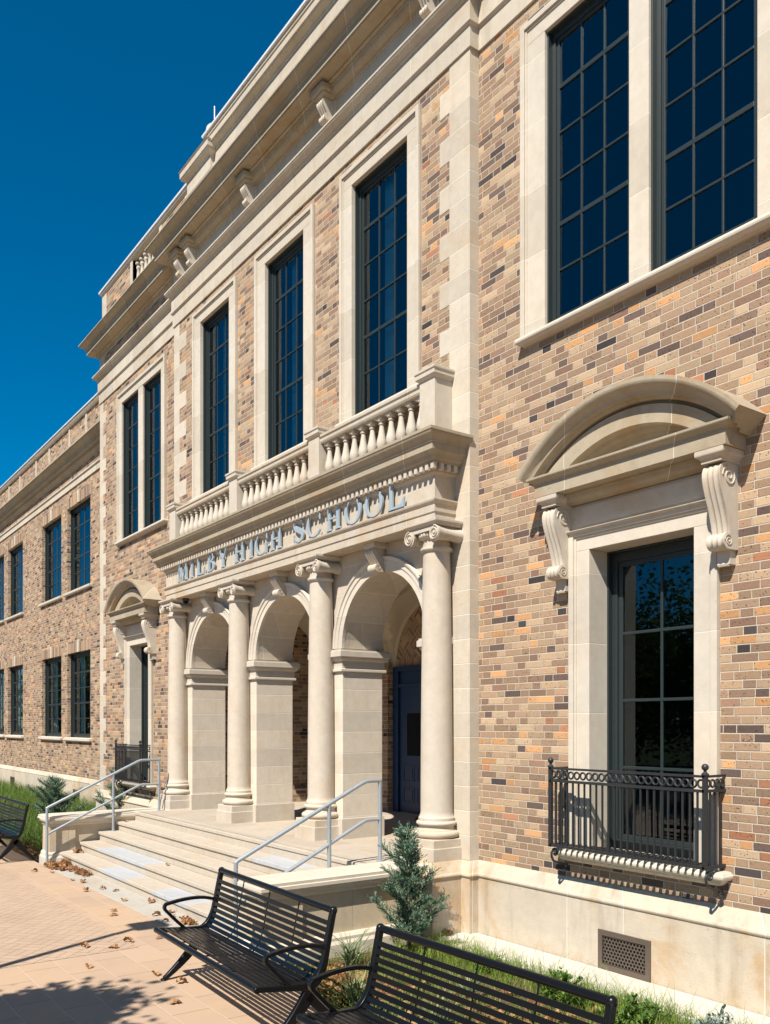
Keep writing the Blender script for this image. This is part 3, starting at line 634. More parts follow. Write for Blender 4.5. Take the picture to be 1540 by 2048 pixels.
# right-hand pedestal carries down past the platform
m = base_sweep([(-7.345, YP), (-7.345, 5.433), (-6.716, 5.433), (-6.716, YP)]); m.build('pedestal_base', M['base'], B, bevel=.004)
m = base_sweep([(-14.21, YP), (-14.21, 5.433), (-13.59, 5.433), (-13.59, YP)]); m.build('pedestal_base', M['base'], B, bevel=.004)
m = base_sweep([(-6.9, YP-.07), (PXR+.07, YP-.07), (PXR+.07, YW)]); m.build('stone_base', M['base'], B, bevel=.003)
m = base_sweep([(PXL-.07, YW), (PXL-.07, YP-.07), (-14.0, YP-.07)]); m.build('stone_base', M['base'], B, bevel=.003)
# entablature
EX0, EX1, EY = -14.05, -6.885, 5.60
ent = [(-.25, 4.198), (0, 4.198), (0, 4.29), (.012, 4.293), (.012, 4.375), (.02, 4.378), (.035, 4.395), (.04, 4.41), (.04, 4.425), (0, 4.435), (0, 4.665), (.02, 4.668), (.03, 4.69), (.03, 4.705)]
ep = [(EX0, YP+.02), (EX0, EY), (EX1, EY), (EX1, YP+.02)]
m = MB(); m.sweep(ep, ent+[(-.25, 4.705)]); e_o = m.build('entablature', M['run'], B, bevel=.002)
m = MB(); m.sweep(ep, [(-.2, 4.705), (.045, 4.705), (.045, 4.765), (-.2, 4.765)]); dband = m.build('dentil_band', M['stone'], B)
corn = [(-.25, 4.765), (.095, 4.765), (.095, 4.78)]+qarc(.095, 4.78, .125, 4.81)+[(.135, 4.83), (.165, 4.855), (.175, 4.86), (.175, 4.925), (.19, 4.93)]+cyma(.19, 4.935, .245, 5.02)+[(.255, 5.025), (.255, 5.055), (-.25, 5.09)]
m = MB(); m.sweep(ep, corn); m.build('porch_cornice', M['cap'], B, bevel=.002)
d_ = MB(); d_.box(-.024, .024, -.024, .024, 0, .062); d0 = d_.build('dentil', M['stone'], None); bandI = INV; k = 0
dps = [(EX0-.07+(EX1-EX0+.14)*i/81, EY-.069) for i in range(82)]+[(EX1+.069, y_) for y_ in (5.625, 5.715, 5.805)]
for (x, y_) in dps:
    o = d0 if k == 0 else d0.copy()
    if k: C.objects.link(o)
    o.parent = dband; o.location = (x, y_, 4.702); k += 1
# letters
def ell(cx, cz, rx, rz, a0, a1, n_=22): return [(cx+rx*cos(a0+(a1-a0)*i/n_), cz+rz*sin(a0+(a1-a0)*i/n_)) for i in range(n_+1)]
def ring(mb, cx, cz, ro, rzo, ri, rzi, a0, a1, y0, y1, n_=26):
    O = ell(cx, cz, ro, rzo, a0, a1, n_); I = ell(cx, cz, ri, rzi, a0, a1, n_)
    for i in range(n_): mb.prism([I[i], O[i], O[i+1], I[i+1]], y0, y1)
def letter(ch, x0, x1, z0=4.430, z1=4.716):
    w = x1-x0; H_ = z1-z0; mb = MB(); yf = EY-.048; yb = EY-.028; sw = .057; th = .018; sf = .013
    X = lambda a: x0+a*w; Z = lambda a: z0+a*H_
    lay = [0]
    def pr(poly): lay[0] += 1; mb.prism(poly, yf-.0006*lay[0], yb)
    def stem(cx, ww=sw, a=0.0, b_=1.0): pr([(cx-ww/2, Z(a)), (cx+ww/2, Z(a)), (cx+ww/2, Z(b_)), (cx-ww/2, Z(b_))])
    def serif(cx, z, ww=.115, up=True):
        s_ = 1 if up else -1; pr([(cx-ww/2, z), (cx+ww/2, z), (cx+ww/2, z+s_*sf*.6), (cx+sw/2, z+s_*sf*2), (cx-sw/2, z+s_*sf*2), (cx-ww/2, z+s_*sf*.6)])
    if ch == 'I': stem(X(.5)); serif(X(.5), Z(0), min(w, .115)); serif(X(.5), Z(1), min(w, .115), False)
    elif ch == 'H':
        for q in (.24, .76): stem(X(q)); serif(X(q), Z(0)); serif(X(q), Z(1), up=False)
        pr([(X(.24), Z(.47)), (X(.76), Z(.47)), (X(.76), Z(.54)), (X(.24), Z(.54))])
    elif ch == 'L':
        stem(X(.26)); serif(X(.26), Z(0)); serif(X(.26), Z(1), up=False); pr([(X(.3), Z(0)), (X(.98), Z(0)), (X(1), Z(.36)), (X(.95), Z(.34)), (X(.80), Z(.12)), (X(.3), Z(.075))])
    elif ch == 'M':
        pr([(X(.10), Z(0)), (X(.15), Z(0)), (X(.19), Z(1)), (X(.12), Z(1))]); serif(X(.125), Z(0), .08); pr([(X(.02), Z(.96)), (X(.2), Z(.96)), (X(.2), Z(1)), (X(.02), Z(1))])
        pr([(X(.12), Z(1)), (X(.30), Z(1)), (X(.55), Z(.05)), (X(.47), Z(.0))]); pr([(X(.47), Z(0)), (X(.53), Z(0)), (X(.83), Z(1)), (X(.77), Z(1))]); stem(X(.845), .052); serif(X(.845), Z(0), .10); pr([(X(.77), Z(.96)), (X(.99), Z(.96)), (X(.99), Z(1)), (X(.77), Z(1))])
    elif ch == 'B':
        stem(X(.24)); serif(X(.22), Z(0), .09); serif(X(.22), Z(1), .09, False)
        ring(mb, X(.40), Z(.755), w*.47, H_*.245, w*.27, H_*.19, -pi/2, pi/2, yf-.002, yb, 14); ring(mb, X(.42), Z(.275), w*.53, H_*.275, w*.30, H_*.215, -pi/2, pi/2, yf-.0035, yb, 14)
    elif ch == 'Y':
        stem(X(.5), sw, 0, .5); serif(X(.5), Z(0)); pr([(X(.07), Z(1)), (X(.31), Z(1)), (X(.60), Z(.45)), (X(.42), Z(.42))]); pr([(X(.82), Z(1)), (X(.89), Z(1)), (X(.60), Z(.46)), (X(.53), Z(.46))])
        for a, b_ in ((.0, .40), (.70, 1.0)): pr([(X(a), Z(.96)), (X(b_), Z(.96)), (X(b_), Z(1)), (X(a), Z(1))])
    elif ch == 'O': ring(mb, X(.5), Z(.5), w*.5, H_*.52, w*.5-.058, H_*.48, 0, 2*pi, yf, yb, 40)
    elif ch in 'CG':
        ring(mb, X(.52), Z(.5), w*.52, H_*.52, w*.52-.060, H_*.48, radians(52), radians(308), yf, yb, 30)
        pr([(X(.78), Z(.98)), (X(.97), Z(1.0)), (X(.97), Z(.66)), (X(.93), Z(.66))])
        if ch == 'C': pr([(X(.80), Z(.02)), (X(.97), Z(.22)), (X(.95), Z(.26)), (X(.76), Z(.12))])
        else: stem(X(.86), .055, .0, .44); pr([(X(.66), Z(.42)), (X(1.04), Z(.42)), (X(1.04), Z(.47)), (X(.66), Z(.47))])
    elif ch == 'S':
        pts = [(.90, .78), (.70, .95), (.45, .985), (.20, .86), (.16, .70), (.35, .58), (.62, .47), (.84, .34), (.82, .14), (.56, .012), (.30, .05), (.08, .24)]; wd = [.012, .016, .024, .046, .060, .070, .072, .066, .052, .026, .018, .012]
        P_ = [Vector((X(a), Z(b_))) for a, b_ in pts]; Q = []; Wd = []
        for i in range(len(P_)-1):
            for s_ in range(4):
                t_ = s_/4; p0 = P_[max(i-1, 0)]; p1 = P_[i]; p2 = P_[i+1]; p3 = P_[min(i+2, len(P_)-1)]
                Q.append(.5*((2*p1)+(p2-p0)*t_+(2*p0-5*p1+4*p2-p3)*t_*t_+(3*p1-p0-3*p2+p3)*t_**3)); Wd.append(wd[i]+(wd[i+1]-wd[i])*t_)
        L_, R_ = [], []
        for i, q in enumerate(Q):
            d = (Q[min(i+1, len(Q)-1)]-Q[max(i-1, 0)]).normalized(); nn = Vector((-d.y, d.x))*Wd[i]/2; L_.append(q+nn); R_.append(q-nn)
        for i in range(len(Q)-1): mb.prism([tuple(L_[i]), tuple(L_[i+1]), tuple(R_[i+1]), tuple(R_[i])], yf, yb)
        pr([(X(.87), Z(.98)), (X(.94), Z(.98)), (X(.94), Z(.66)), (X(.90), Z(.66))]); pr([(X(.05), Z(.34)), (X(.09), Z(.34)), (X(.12), Z(.02)), (X(.05), Z(.02))])
    return mb
sg = empty('sign_lettering', (-10.4, EY, 4.43)); sg.parent = B; sg.matrix_parent_inverse = INV
LT = [('M', -13.45, -13.03), ('I', -12.94, -12.82), ('L', -12.71, -12.40), ('B', -12.31, -12.02), ('Y', -11.93, -11.58), ('H', -11.40, -11.03), ('I', -10.93, -10.80), ('G', -10.75, -10.37), ('H', -10.33, -9.96),
      ('S', -9.69, -9.42), ('C', -9.36, -9.02), ('H', -8.92, -8.55), ('O', -8.50, -8.15), ('O', -8.08, -7.73), ('L', -7.66, -7.34)]
for ch, a, b_ in LT:
    o = letter(ch, a, b_).build('letter', M['letter'], None); o.parent = sg; o.matrix_parent_inverse = Matrix.Translation((10.4, -EY, -4.43))
# balustrade over the porch
bl = empty('balustrade', (-10.46, 5.7, 5.07)); bl.parent = B; bl.matrix_parent_inverse = INV
BI = Matrix.Translation((10.46, -5.7, -5.07))
def bpart(mb, name, mat, bevel=0):
    o = mb.build(name, mat, None, bevel); o.parent = bl; o.matrix_parent_inverse = BI; return o
BY = 5.745; px = [-7.06, -9.33, -11.60, -13.88]
for i, x in enumerate(px):
    p = MB(); hw = .125; p.box(x-hw, x+hw, BY-.105, YP+.01, 5.06, 5.70)
    p.sweep([(x-hw, YP+.01), (x-hw, BY-.105), (x+hw, BY-.105), (x+hw, YP+.01)], [(-.12, 5.68), (0, 5.68)]+cyma(0, 5.685, .028, 5.72)+[(.034, 5.722), (.034, 5.765), (.045, 5.775), (.045, 5.80), (-.12, 5.825)])
    p.sweep([(x-hw, YP+.01), (x-hw, BY-.105), (x+hw, BY-.105), (x+hw, YP+.01)], [(0, 5.06), (.02, 5.06), (.02, 5.115), (0, 5.125)])
    p.box(x-hw+.04, x+hw-.04, BY-.109, BY-.10, 5.19, 5.63); bpart(p, 'pedestal', M['stone'], .003)
r_ = MB()
for a, b_ in zip(px[1:], px[:-1]):
    r_.sweep([(a+.125, BY), (b_-.125, BY)], [(-.075, 5.60), (.075, 5.60), (.085, 5.62), (.085, 5.66), (.10, 5.672), (.10, 5.70), (-.10, 5.725), (-.10, 5.672), (-.075, 5.66)])
bpart(r_, 'top_rail', M['run'])
r_ = MB(); r_.box(px[-1]+.125, px[0]-.125, BY-.08, BY+.08, 5.06, 5.115); bpart(r_, 'bottom_rail', M['run'])
bm0 = MB(); bm0.lathe(0, 0, baluster_prof(.062, 0, .49), 16); bm0.box(-.048, .048, -.048, .048, 0, .030); bm0.box(-.050, .050, -.050, .050, .452, .49)
b0 = bm0.build('baluster', M['stone'], None); first = True
for a, b_ in zip(px[1:], px[:-1]):
    for k in range(11):
        x = a+.125+(b_-a-.25)*(k+.5)/11; o = b0 if first else b0.copy()
        if not first: C.objects.link(o)
        first = False; o.parent = bl; o.matrix_parent_inverse = BI; o.location = (x, BY, 5.112)
# roof of porch, vestibule
m = MB(); m.box(EX0+.02, EX1-.02, EY+.02, YP, 4.30, 4.60); m.build('porch_ceiling_beam', M['stone'], B)
m = MB(); m.box(PXL+.45, -7.22, 5.10, 5.88, .50, ZF); m.box(PXL+.05, PXR-.05, 5.885, 8.9, .50, ZF); m.box(PXL+.4, PXR-.6, YB, 8.9, ZF-.1, ZF+.001); m.build('vestibule_floor', M['platform'], B)
VY0, VY1 = YB, 8.55
m = MB()
for c in AX:
    nx, ny = 28, 20; rx, ry = 1.10, (VY1-VY0)/2; yc = (VY0+VY1)/2; vs = []
    for j in range(ny+1):
        for i in range(nx+1):
            x = c-1.145+2.29*i/nx; y_ = VY0+(VY1-VY0)*j/ny
            hx = sqrt(max(0, rx*rx-(x-c)**2)) if abs(x-c) < rx else 0; hy = sqrt(max(0, ry*ry-(y_-yc)**2)); vs.append((x, y_, ZS+max(hx, hy)))
    m.add(vs, [(j*(nx+1)+i, j*(nx+1)+i+1, (j+1)*(nx+1)+i+1, (j+1)*(nx+1)+i) for j in range(ny) for i in range(nx)], True)
m.build('vault', M['plaster'], B, recalc=False, angle=30)
m = MB(); m.quad((PXL+.2, VY1, ZF), (PXR-.2, VY1, ZF), (PXR-.2, VY1, 4.2), (PXL+.2, VY1, 4.2))
m.quad((PXL+.45, VY0, ZF), (PXL+.45, VY1, ZF), (PXL+.45, VY1, 4.2), (PXL+.45, VY0, 4.2)); m.quad((-7.04, VY0, ZF), (-7.04, VY1, ZF), (-7.04, VY1, 4.2), (-7.04, VY0, 4.2))
m.build('vestibule_wall', M['brick'], B, recalc=False)
m = MB()
for c in (AX[0]-1.145, AX[1]-1.145): m.box(c-.142, c+.142, VY1-.20, VY1, ZF, ZS)
m.box(PXL+.451, PXL+.55, VY0, VY1, ZF, ZF+.25); m.box(PXL+.55, -7.05, VY1-.02, VY1, ZF, ZF+.12)
m.build('vestibule_pilaster', M['brick'], B)
m = MB()
for c in AX:
    m.arc(c, ZS+.02, 0, pi, 30, [(1.0, VY1-.03), (1.09, VY1-.03), (1.09, VY1+.02), (1.0, VY1+.02)])
    m.box(c-1.09, c-1.005, VY1-.035, VY1, ZS-.14, ZS+.02); m.box(c+1.005, c+1.09, VY1-.035, VY1, ZS-.14, ZS+.02)
m.build('tympanum_arch', M['plaster'], B)
m = MB()
for c in AX:
    pts = ell(c, ZS+.13, .995, .875, 0, pi, 24); m.prism(pts, VY1-.02, VY1+.02)
m.build('tympanum', M['herring'], B)
m = MB()
for c in AX: m.box(c-1.0, c+1.0, VY1-.024, VY1, ZS, ZS+.13)
m.build('soldier_course', M['soldier'], B)
for c in AX:
    f_ = MB(); f_.box(c-1.0, c-.86, VY1-.10, VY1, ZF, ZS+.0); f_.box(c+.86, c+1.0, VY1-.10, VY1, ZF, ZS); f_.box(c-.86, c+.86, VY1-.10, VY1, ZS-.08, ZS); f_.box(c-.86, c+.86, VY1-.09, VY1, 2.72, 2.78); f_.box(c-.86, c+.86, VY1-.05, VY1-.01, 2.78, ZS-.08)
    dr = f_.build('door', M['door'], B, bevel=.004)
    for sx in (-1, 1):
        l = MB(); a, b_ = (c-.855, c-.004) if sx < 0 else (c+.004, c+.855); l.box(a, b_, VY1-.06, VY1-.01, ZF+.015, 2.72)
        for (p, q) in ((.12, .46), (.54, .88)):
            for (z0, z1) in ((.86, 1.12), (1.20, 1.46)):
                xa, xb = a+(b_-a)*p, a+(b_-a)*q; l.box(xa, xb, VY1-.068, VY1-.058, z0, z0+.02); l.box(xa, xb, VY1-.068, VY1-.058, z1-.02, z1); l.box(xa, xa+.02, VY1-.068, VY1-.058, z0+.02, z1-.02); l.box(xb-.02, xb, VY1-.068, VY1-.058, z0+.02, z1-.02); l.box(xa+.05, xb-.05, VY1-.068, VY1-.058, z0+.05, z1-.05)
        l.build('door_leaf', M['door'], dr, bevel=.003)
        gq = MB(); gq.box(a+.2, b_-.2, VY1-.066, VY1-.058, 1.62, 2.30); gq.build('door_glass', M['dark'], dr)
        hq = MB(); hx_ = c+sx*.08; hq.tube([(hx_, VY1-.06, 1.62), (hx_, VY1-.11, 1.60), (hx_, VY1-.11, 1.42), (hx_, VY1-.06, 1.40)], .012, 6); hq.build('door_handle', M['galv'], dr)
# vent grilles in the stone base
def vent(parent, x0, x1, z0, z1, y, name='vent_grille'):
    f_ = MB(); w_ = .045; f_.box(x0, x0+w_, y-.02, y+.01, z0, z1); f_.box(x1-w_, x1, y-.02, y+.01, z0, z1); f_.box(x0+w_, x1-w_, y-.02, y+.01, z0, z0+w_); f_.box(x0+w_, x1-w_, y-.02, y+.01, z1-w_, z1)
    f_.quad((x0+w_, y-.0015, z0+w_), (x1-w_, y-.0015, z0+w_), (x1-w_, y-.0015, z1-w_), (x0+w_, y-.0015, z1-w_)); o = f_.build(name, M['bronze'], parent)
    o.data.materials.append(M['dark']); o.data.polygons[len(o.data.polygons)-1].material_index = 1
    h = MB(); p = .034; R_ = p/sqrt(3); cols = int((x1-x0-2*w_)/p); rows = int((z1-z0-2*w_)/(p*.866))
    ox = x0+w_+((x1-x0-2*w_)-cols*p)/2; oz = z0+w_+((z1-z0-2*w_)-rows*p*.866)/2
    for r in range(rows):
        for c in range(cols):
            cx_ = ox+p*(c+.5)+(p/4 if r % 2 else -p/4); cz_ = oz+p*.866*(r+.5)
            O = [(cx_+R_*sin(pi/3*k), y-.012, cz_+R_*cos(pi/3*k)) for k in range(6)]; I = [(cx_+R_*.66*sin(pi/3*k), y-.012, cz_+R_*.66*cos(pi/3*k)) for k in range(6)]
            h.add(O+I, [(k, (k+1) % 6, 6+(k+1) % 6, 6+k) for k in range(6)])
    h.build('perforated_sheet', M['bronze'], o, recalc=False)
    return o
vent(B, -5.03, -4.49, .015, .35, YW-.07)

# ------------------------------------------------------------ wing
Wg = empty('school_wing', (-28, 7, 0)); tag(Wg, 'long lower brick wing receding to the left, with paired dark windows and parapet', 'building')
WI = Matrix.Translation((28, -7, 0)); YG = 7.0; WX0, WX1 = -62, XL+.3
pairs = [-25.03-7.03*k for k in range(5)]; holes = []
for pc in pairs:
    for dx in (-1.32, 1.32):
        holes += [(pc+dx-1.03, pc+dx+1.03, 1.76, 4.07), (pc+dx-1.03, pc+dx+1.03, 5.76, 8.08)]
holes = [h for h in holes if h[0] > WX0+.5]
m = MB(); wall(m, WX0, WX1, .73, 9.0, YG, holes, .22); wall(m, WX0, WX1, 9.0, 10.3, YG+.02, [], .1); m.build('brick_wall', M['brick'], Wg, recalc=False)
m = MB(); m.sweep([(WX0, YG-.06), (WX1, YG-.06)], [(-.2, -.25), (0, -.25), (0, .59), (.01, .6), (-.055, .72), (-.2, .735)]); m.build('stone_base', M['base'], Wg)
m = MB(); m.sweep([(WX0, YG), (WX1, YG)], [(-.1, 8.56), (.03, 8.56), (.03, 8.70), (.06, 8.73), (.06, 8.77), (-.1, 8.79)]); m.build('string_course', M['run'], Wg)
m = MB(); m.sweep([(WX0, YG), (WX1, YG)], [(-.1, 9.0), (.03, 9.0), (.05, 9.04), (.11, 9.08), (.11, 9.15), (.20, 9.165), (.20, 9.215)]+cyma(.205, 9.22, .34, 9.36)+[(.36, 9.365), (.36, 9.40), (-.1, 9.44)]); m.build('wing_cornice', M['cap'], Wg)
m = MB(); m.sweep([(WX0, YG), (WX1, YG)], [(-.3, 10.29), (.03, 10.29), (.06, 10.34), (.06, 10.385), (-.3, 10.40)]); 
x = WX1-1.0
while x > WX0+2:
    m.box(x-.13, x, YG+.0, YG+.1, 9.4, 10.30); m.box(x-1.63, x-1.50, YG+.0, YG+.1, 9.4, 10.30); x -= 3.53
m.build('parapet_trim', M['stone'], Wg)
m = MB(); m.sweep([(WX0, YG), (WX1, YG)], [(-.3, 10.402), (.09, 10.39), (.09, 10.42), (-.3, 10.44)]); m.build('parapet_coping', M['metal_white'], Wg)
m = MB(); m.box(WX0, WX1, YG+.3, 20, 9.4, 9.5); m.box(WX0, WX1, 19.8, 20, 0, 9.4); m.build('rear_wall_and_roof', M['brick'], Wg)
for h in holes:
    a, b_, c_, d = h; wn_ = panes_and_frame(Wg, a, b_, c_, d, YG+.14, 4, 5, (1, 3), (2,), .06, .024, deep=1.5, curtain=[(.1, .3)] if c_ < 5 and random.random() < .5 else None)
    if c_ < 5:
        l_ = MB()
        for z_ in (d-.45, d-1.35, d-1.75): l_.box(a-.9, b_-1.0, YG+.9, YG+1.0, z_, z_+.035)
        l_.build('ceiling_light', M['lamp'], wn_)
    s_ = MB(); s_.sweep([(a-.06, YG+.05), (a-.06, YG-.01), (b_+.06, YG-.01), (b_+.06, YG+.05)], [(0, c_-.10), (.05, c_-.10), (.07, c_-.07), (.07, c_-.015), (0, c_+.004)]); s_.box(a, b_, YG, YG+.2, c_-.05, c_+.0035); s_.build('sill', M['surround'], wn_)
    s_ = MB(); s_.box(a-.02, b_+.02, YG-.004, YG+.05, d+.001, d+.27); s_.build('lintel', M['soldier'], wn_)
    s_ = MB(); xc_ = (a+b_)/2; s_.prism([(xc_-.055, d), (xc_+.055, d), (xc_+.075, d+.33), (xc_-.075, d+.33)], YG-.02, YG+.05); s_.build('keystone', M['surround'], wn_)
for (a, b_) in ((-23.95, -23.4), (-26.7, -26.15), (-31.1, -30.55), (-38, -37.4)): vent(Wg, a, b_, .05, .38, YG-.06)
# matching wing to the right, outside the frame
Rg = empty('east_wing', (2, 7, 0)); tag(Rg, 'brick wing continuing to the right beyond the stone-trimmed centre', 'building')
m = MB(); wall(m, XR-.3, 30, .73, 10.2, YG, [(1, 3, 1.76, 4.07), (4, 6, 1.76, 4.07)], .22); m.build('brick_wall', M['brick'], Rg, recalc=False).matrix_parent_inverse = Matrix.Translation((-2, -7, 0))
m = MB(); m.sweep([(XR-.3, YG-.06), (30, YG-.06)], [(-.2, -.25), (0, -.25), (0, .59), (-.055, .72), (-.2, .735)]); m.build('stone_base', M['base'], Rg).matrix_parent_inverse = Matrix.Translation((-2, -7, 0))
for a in (1, 4):
    w_ = panes_and_frame(Rg, a, a+2, 1.76, 4.07, YG+.14, 4, 5, (1, 3), (2,), .06, .024); w_.matrix_parent_inverse = Matrix.Translation((-2, -7, 0))
for o in list(bpy.data.objects):
    if o.parent == B and o.type == 'MESH': o.matrix_parent_inverse = INV
    if o.parent == Wg: o.matrix_parent_inverse = WI

# ------------------------------------------------------------ steps and cheek walls
st = empty('stone_steps', (-10.5, 4.4, 0)); tag(st, 'broad flight of worn limestone steps with a few bluish replacement slabs', 'steps'); SI = Matrix.Translation((10.5, -4.4, 0))
SX0, SX1 = -13.88, -7.2; blue = {2: [(-13.0, -11.1)], 1: [(-12.0, -11.0), (-10.05, -9.0)], 4: [(-9.15, -8.2)], 3: [(-8.3, -7.9)]}
for k in range(1, 6):
    yf = 3.85+(k-1)*.29; zt = .14*k; yb_ = yf+.33 if k < 5 else 5.06
    s_ = MB(); bs = MB(); cuts = [SX0]; rnd = random.Random(k); x = SX0
    segs = []; x = SX0
    bl_ = sorted(blue.get(k, []))
    while x < SX1-.01:
        nb = next((b for b in bl_ if abs(b[0]-x) < .01), None)
        if nb: segs.append((x, nb[1], True)); x = nb[1]; continue
        nxt = x+rnd.uniform(.85, 1.25); lim = min([b[0] for b in bl_ if b[0] > x+.01]+[SX1])
        if nxt > lim-.3: nxt = lim
        segs.append((x, nxt, False)); x = nxt
    for (a, b_, bb) in segs:
        t_ = MB() if bb else s_; dz = rnd.uniform(-.001, .001); e_ = .0015
        t_.box(a+e_, b_-e_, yf-.022, yb_, zt-.045+dz, zt+dz)
        if bb: q = t_.build('replacement_slab', M['blue_slab'], st, bevel=.004); q.matrix_parent_inverse = SI
    s_.box(SX0, SX1, yf, yb_+.1, zt-.14, zt-.0465)
    o = s_.build('step', M['steps'], st, bevel=.006); o.matrix_parent_inverse = SI
m = MB(); m.box(SX0, SX1, 5.0, 5.9, 0, .65); m.build('core', M['steps'], st).matrix_parent_inverse = SI
m = MB(); m.quad((-13.88, 5.061, ZF+.0015), (-7.2, 5.061, ZF+.0015), (-7.2, 5.95, ZF+.0015), (-13.88, 5.95, ZF+.0015)); m.build('landing', M['platform'], st, recalc=False).matrix_parent_inverse = SI
def cheek(xa, xb, label):
    ck = empty('cheek_wall', ((xa+xb)/2, 4.6, 0)); tag(ck, label, 'low wall', 'low stone walls flanking the steps'); I_ = Matrix.Translation((-(xa+xb)/2, -4.6, 0))
    w_ = MB(); w_.box(xa+.03, xb-.03, 4.05, 5.60, -.2, .56); w_.box(xa, xb, 3.66, 4.06, -.2, .56); w_.build('wall_panel', stone_c, ck, bevel=.004).matrix_parent_inverse = I_
    c_ = MB(); pth = [(xa, 5.62), (xa, 3.66), (xb, 3.66), (xb, 5.62)]
    c_.sweep(pth, [(-.15, .545), (.004, .545), (.015, .56), (.018, .58)]+cyma(.018, .58, .055, .63)+[(.06, .635), (.06, .665), (.05, .672), (.05, .70), (.01, .712), (-.15, .712)]); c_.box(xa+.1, xb-.1, 3.76, 5.62, .6, .7115)
    c_.build('coping', M['surround'], ck).matrix_parent_inverse = I_
    f_ = MB(); f_.sweep(pth, [(-.1, -.2), (.05, -.2), (.05, .06), (.03, .09), (.03, .12), (.004, .15), (-.1, .15)]); f_.build('plinth', M['surround'], ck, bevel=.003).matrix_parent_inverse = I_
stone_c = stone_mat('cheek_stone', base=(.47, .395, .295), h=3, P=.85, z0=-1.4, u0=.35, off=0, stain=.3, jc=(.30, .25, .19), joint=.0025)
cheek(-14.30, -13.90, 'low moulded limestone wall on the left side of the entrance steps')
cheek(-7.25, -6.90, 'low moulded limestone wall on the right side of the entrance steps, behind the middle bench')
# ------------------------------------------------------------ handrails
def handrail(x, y2, label):
    h = empty('handrail', (x, 3.6, 0)); tag(h, label, 'handrail', 'galvanised handrails on the entrance steps'); I_ = Matrix.Translation((-x, -3.6, 0)); r = .021
    t_ = MB(); pt = [(x, 3.60, .84), (x, 3.62, .855), (x, 5.02, 1.52), (x, 5.07, 1.538), (x, 5.12, 1.54), (x, y2, 1.54)]; t_.tube(pt, r, 10); t_.sphere((x, 3.60, .84), r*1.02, 10); t_.sphere((x, y2, 1.54), r*1.02, 10); t_.build('top_rail', M['galv'], h).matrix_parent_inverse = I_
    t_ = MB(); pt = [(x, 3.60, .44), (x, 5.02, 1.12), (x, 5.07, 1.138), (x, 5.12, 1.14), (x, y2, 1.14)]; t_.tube(pt, r*.9, 10); t_.build('lower_rail', M['galv'], h).matrix_parent_inverse = I_
    for (y_, z0, z1) in ((3.60, 0, .84), (4.62, .42, 1.325), (y2, .70, 1.54)):
        t_ = MB(); t_.tube([(x, y_, z0), (x, y_, z1)], r, 10); t_.lathe(x, y_, [(r*1.9, z0), (r*1.9, z0+.008), (r*1.05, z0+.012)], 14); t_.build('post', M['galv'], h).matrix_parent_inverse = I_
handrail(-13.80, 5.38, 'galvanised steel handrail on the left edge of the steps, far from the camera')
handrail(-7.34, 5.24, 'galvanised steel handrail on the right edge of the steps, behind the middle bench')
# ------------------------------------------------------------ iron window balconies
def balcony(x, w, label, d=.25):
    b_ = empty('iron_window_balcony', (x, YW, 1.0)); tag(b_, label, 'balcony railing', 'iron balconettes under the hooded windows'); hw = w/2; yf = -d
    for sx in (-1, 1):
        p = MB(); p.box(sx*hw-.016, sx*hw+.016, yf-.016, yf+.016, .03, .74); p.lathe(sx*hw, yf, [(.028, .74), (.028, .75), (.012, .765), (.012, .775)], 12); p.sphere((sx*hw, yf, .80), .027, 12); p.build('post', M['iron'], b_)
    r = MB()
    for z in (.73, .62, .045):
        hh = .011 if z != .73 else .009
        r.box(-hw, hw, yf-.016, yf+.016, z-hh, z+hh)
        for sx in (-1, 1): r.box(sx*hw-.012, sx*hw+.012, yf+.016, 0, z-hh, z+hh)
    r.build('rails', M['iron'], b_)
    r = MB(); n_ = 23
    def tor(cx_, cy_, cz_, R_, ax):
        pts = [((cx_+R_*cos(2*pi*k/14)) if ax == 'x' else cx_, (cy_+R_*cos(2*pi*k/14)) if ax == 'y' else cy_, cz_+R_*sin(2*pi*k/14)) for k in range(15)]; r.tube(pts, .009, 5, caps=False)
    for k in range(n_): tor(-hw+w*(k+.5)/n_, yf, .675, .029, 'x')
    for sx in (-1, 1):
        for k in range(4): tor(sx*hw, yf+d*(k+.6)/4.2, .675, .027, 'y')
    r.build('ring_frieze', M['iron'], b_)
    q = MB(); q.box(-.0065, .0065, -.0065, .0065, 0, .57); q0 = q.build('baluster', M['iron'], b_); q0.location = (-hw+w/24, yf, .05)
    for k in range(2, 24):
        c = q0.copy(); C.objects.link(c); c.parent = b_; c.location = (-hw+w*k/24, yf, .05)
    for sx in (-1, 1):
        for k in range(1, 4):
            c = q0.copy(); C.objects.link(c); c.parent = b_; c.location = (sx*hw, yf+d*k/4, .05)
    fl = MB()
    for k in range(24): fl.box(-hw+w*(k+.5)/24-.007, -hw+w*(k+.5)/24+.007, yf, 0, .036, .05)
    fl.build('floor_bars', M['iron'], b_)
    for sx in (-1, 1):
        s_ = MB(); X_ = sx*hw; pts = []
        for i in range(14): a = i*.45; rr = .045*(1-i/17); pts.append((X_, yf+.055-rr*cos(a)*1.0+.0, -.03+rr*sin(a)))
        pts = pts[::-1]; pts += [(X_, yf+.012, -.06), (X_, yf+.035, -.10), (X_, yf+.10, -.125), (X_, yf+.17, -.135), (X_, yf+.215, -.15)]
        for i in range(11): a = i*.45; rr = .032*(1-i/14); pts.append((X_, yf+.195+rr*sin(a+pi/2), -.185+rr*cos(a+pi/2)*-1))
        s_.tube(pts, .012, 6); s_.sphere((X_, yf+.195, -.19), .02, 8); s_.build('scroll_bracket', M['iron'], b_)
    return b_
balcony(rb, 1.56, 'black iron balconette with a row of rings under the near hooded window')
balcony(lb, 1.34, 'black iron balconette under the far hooded window, left of the porch columns')

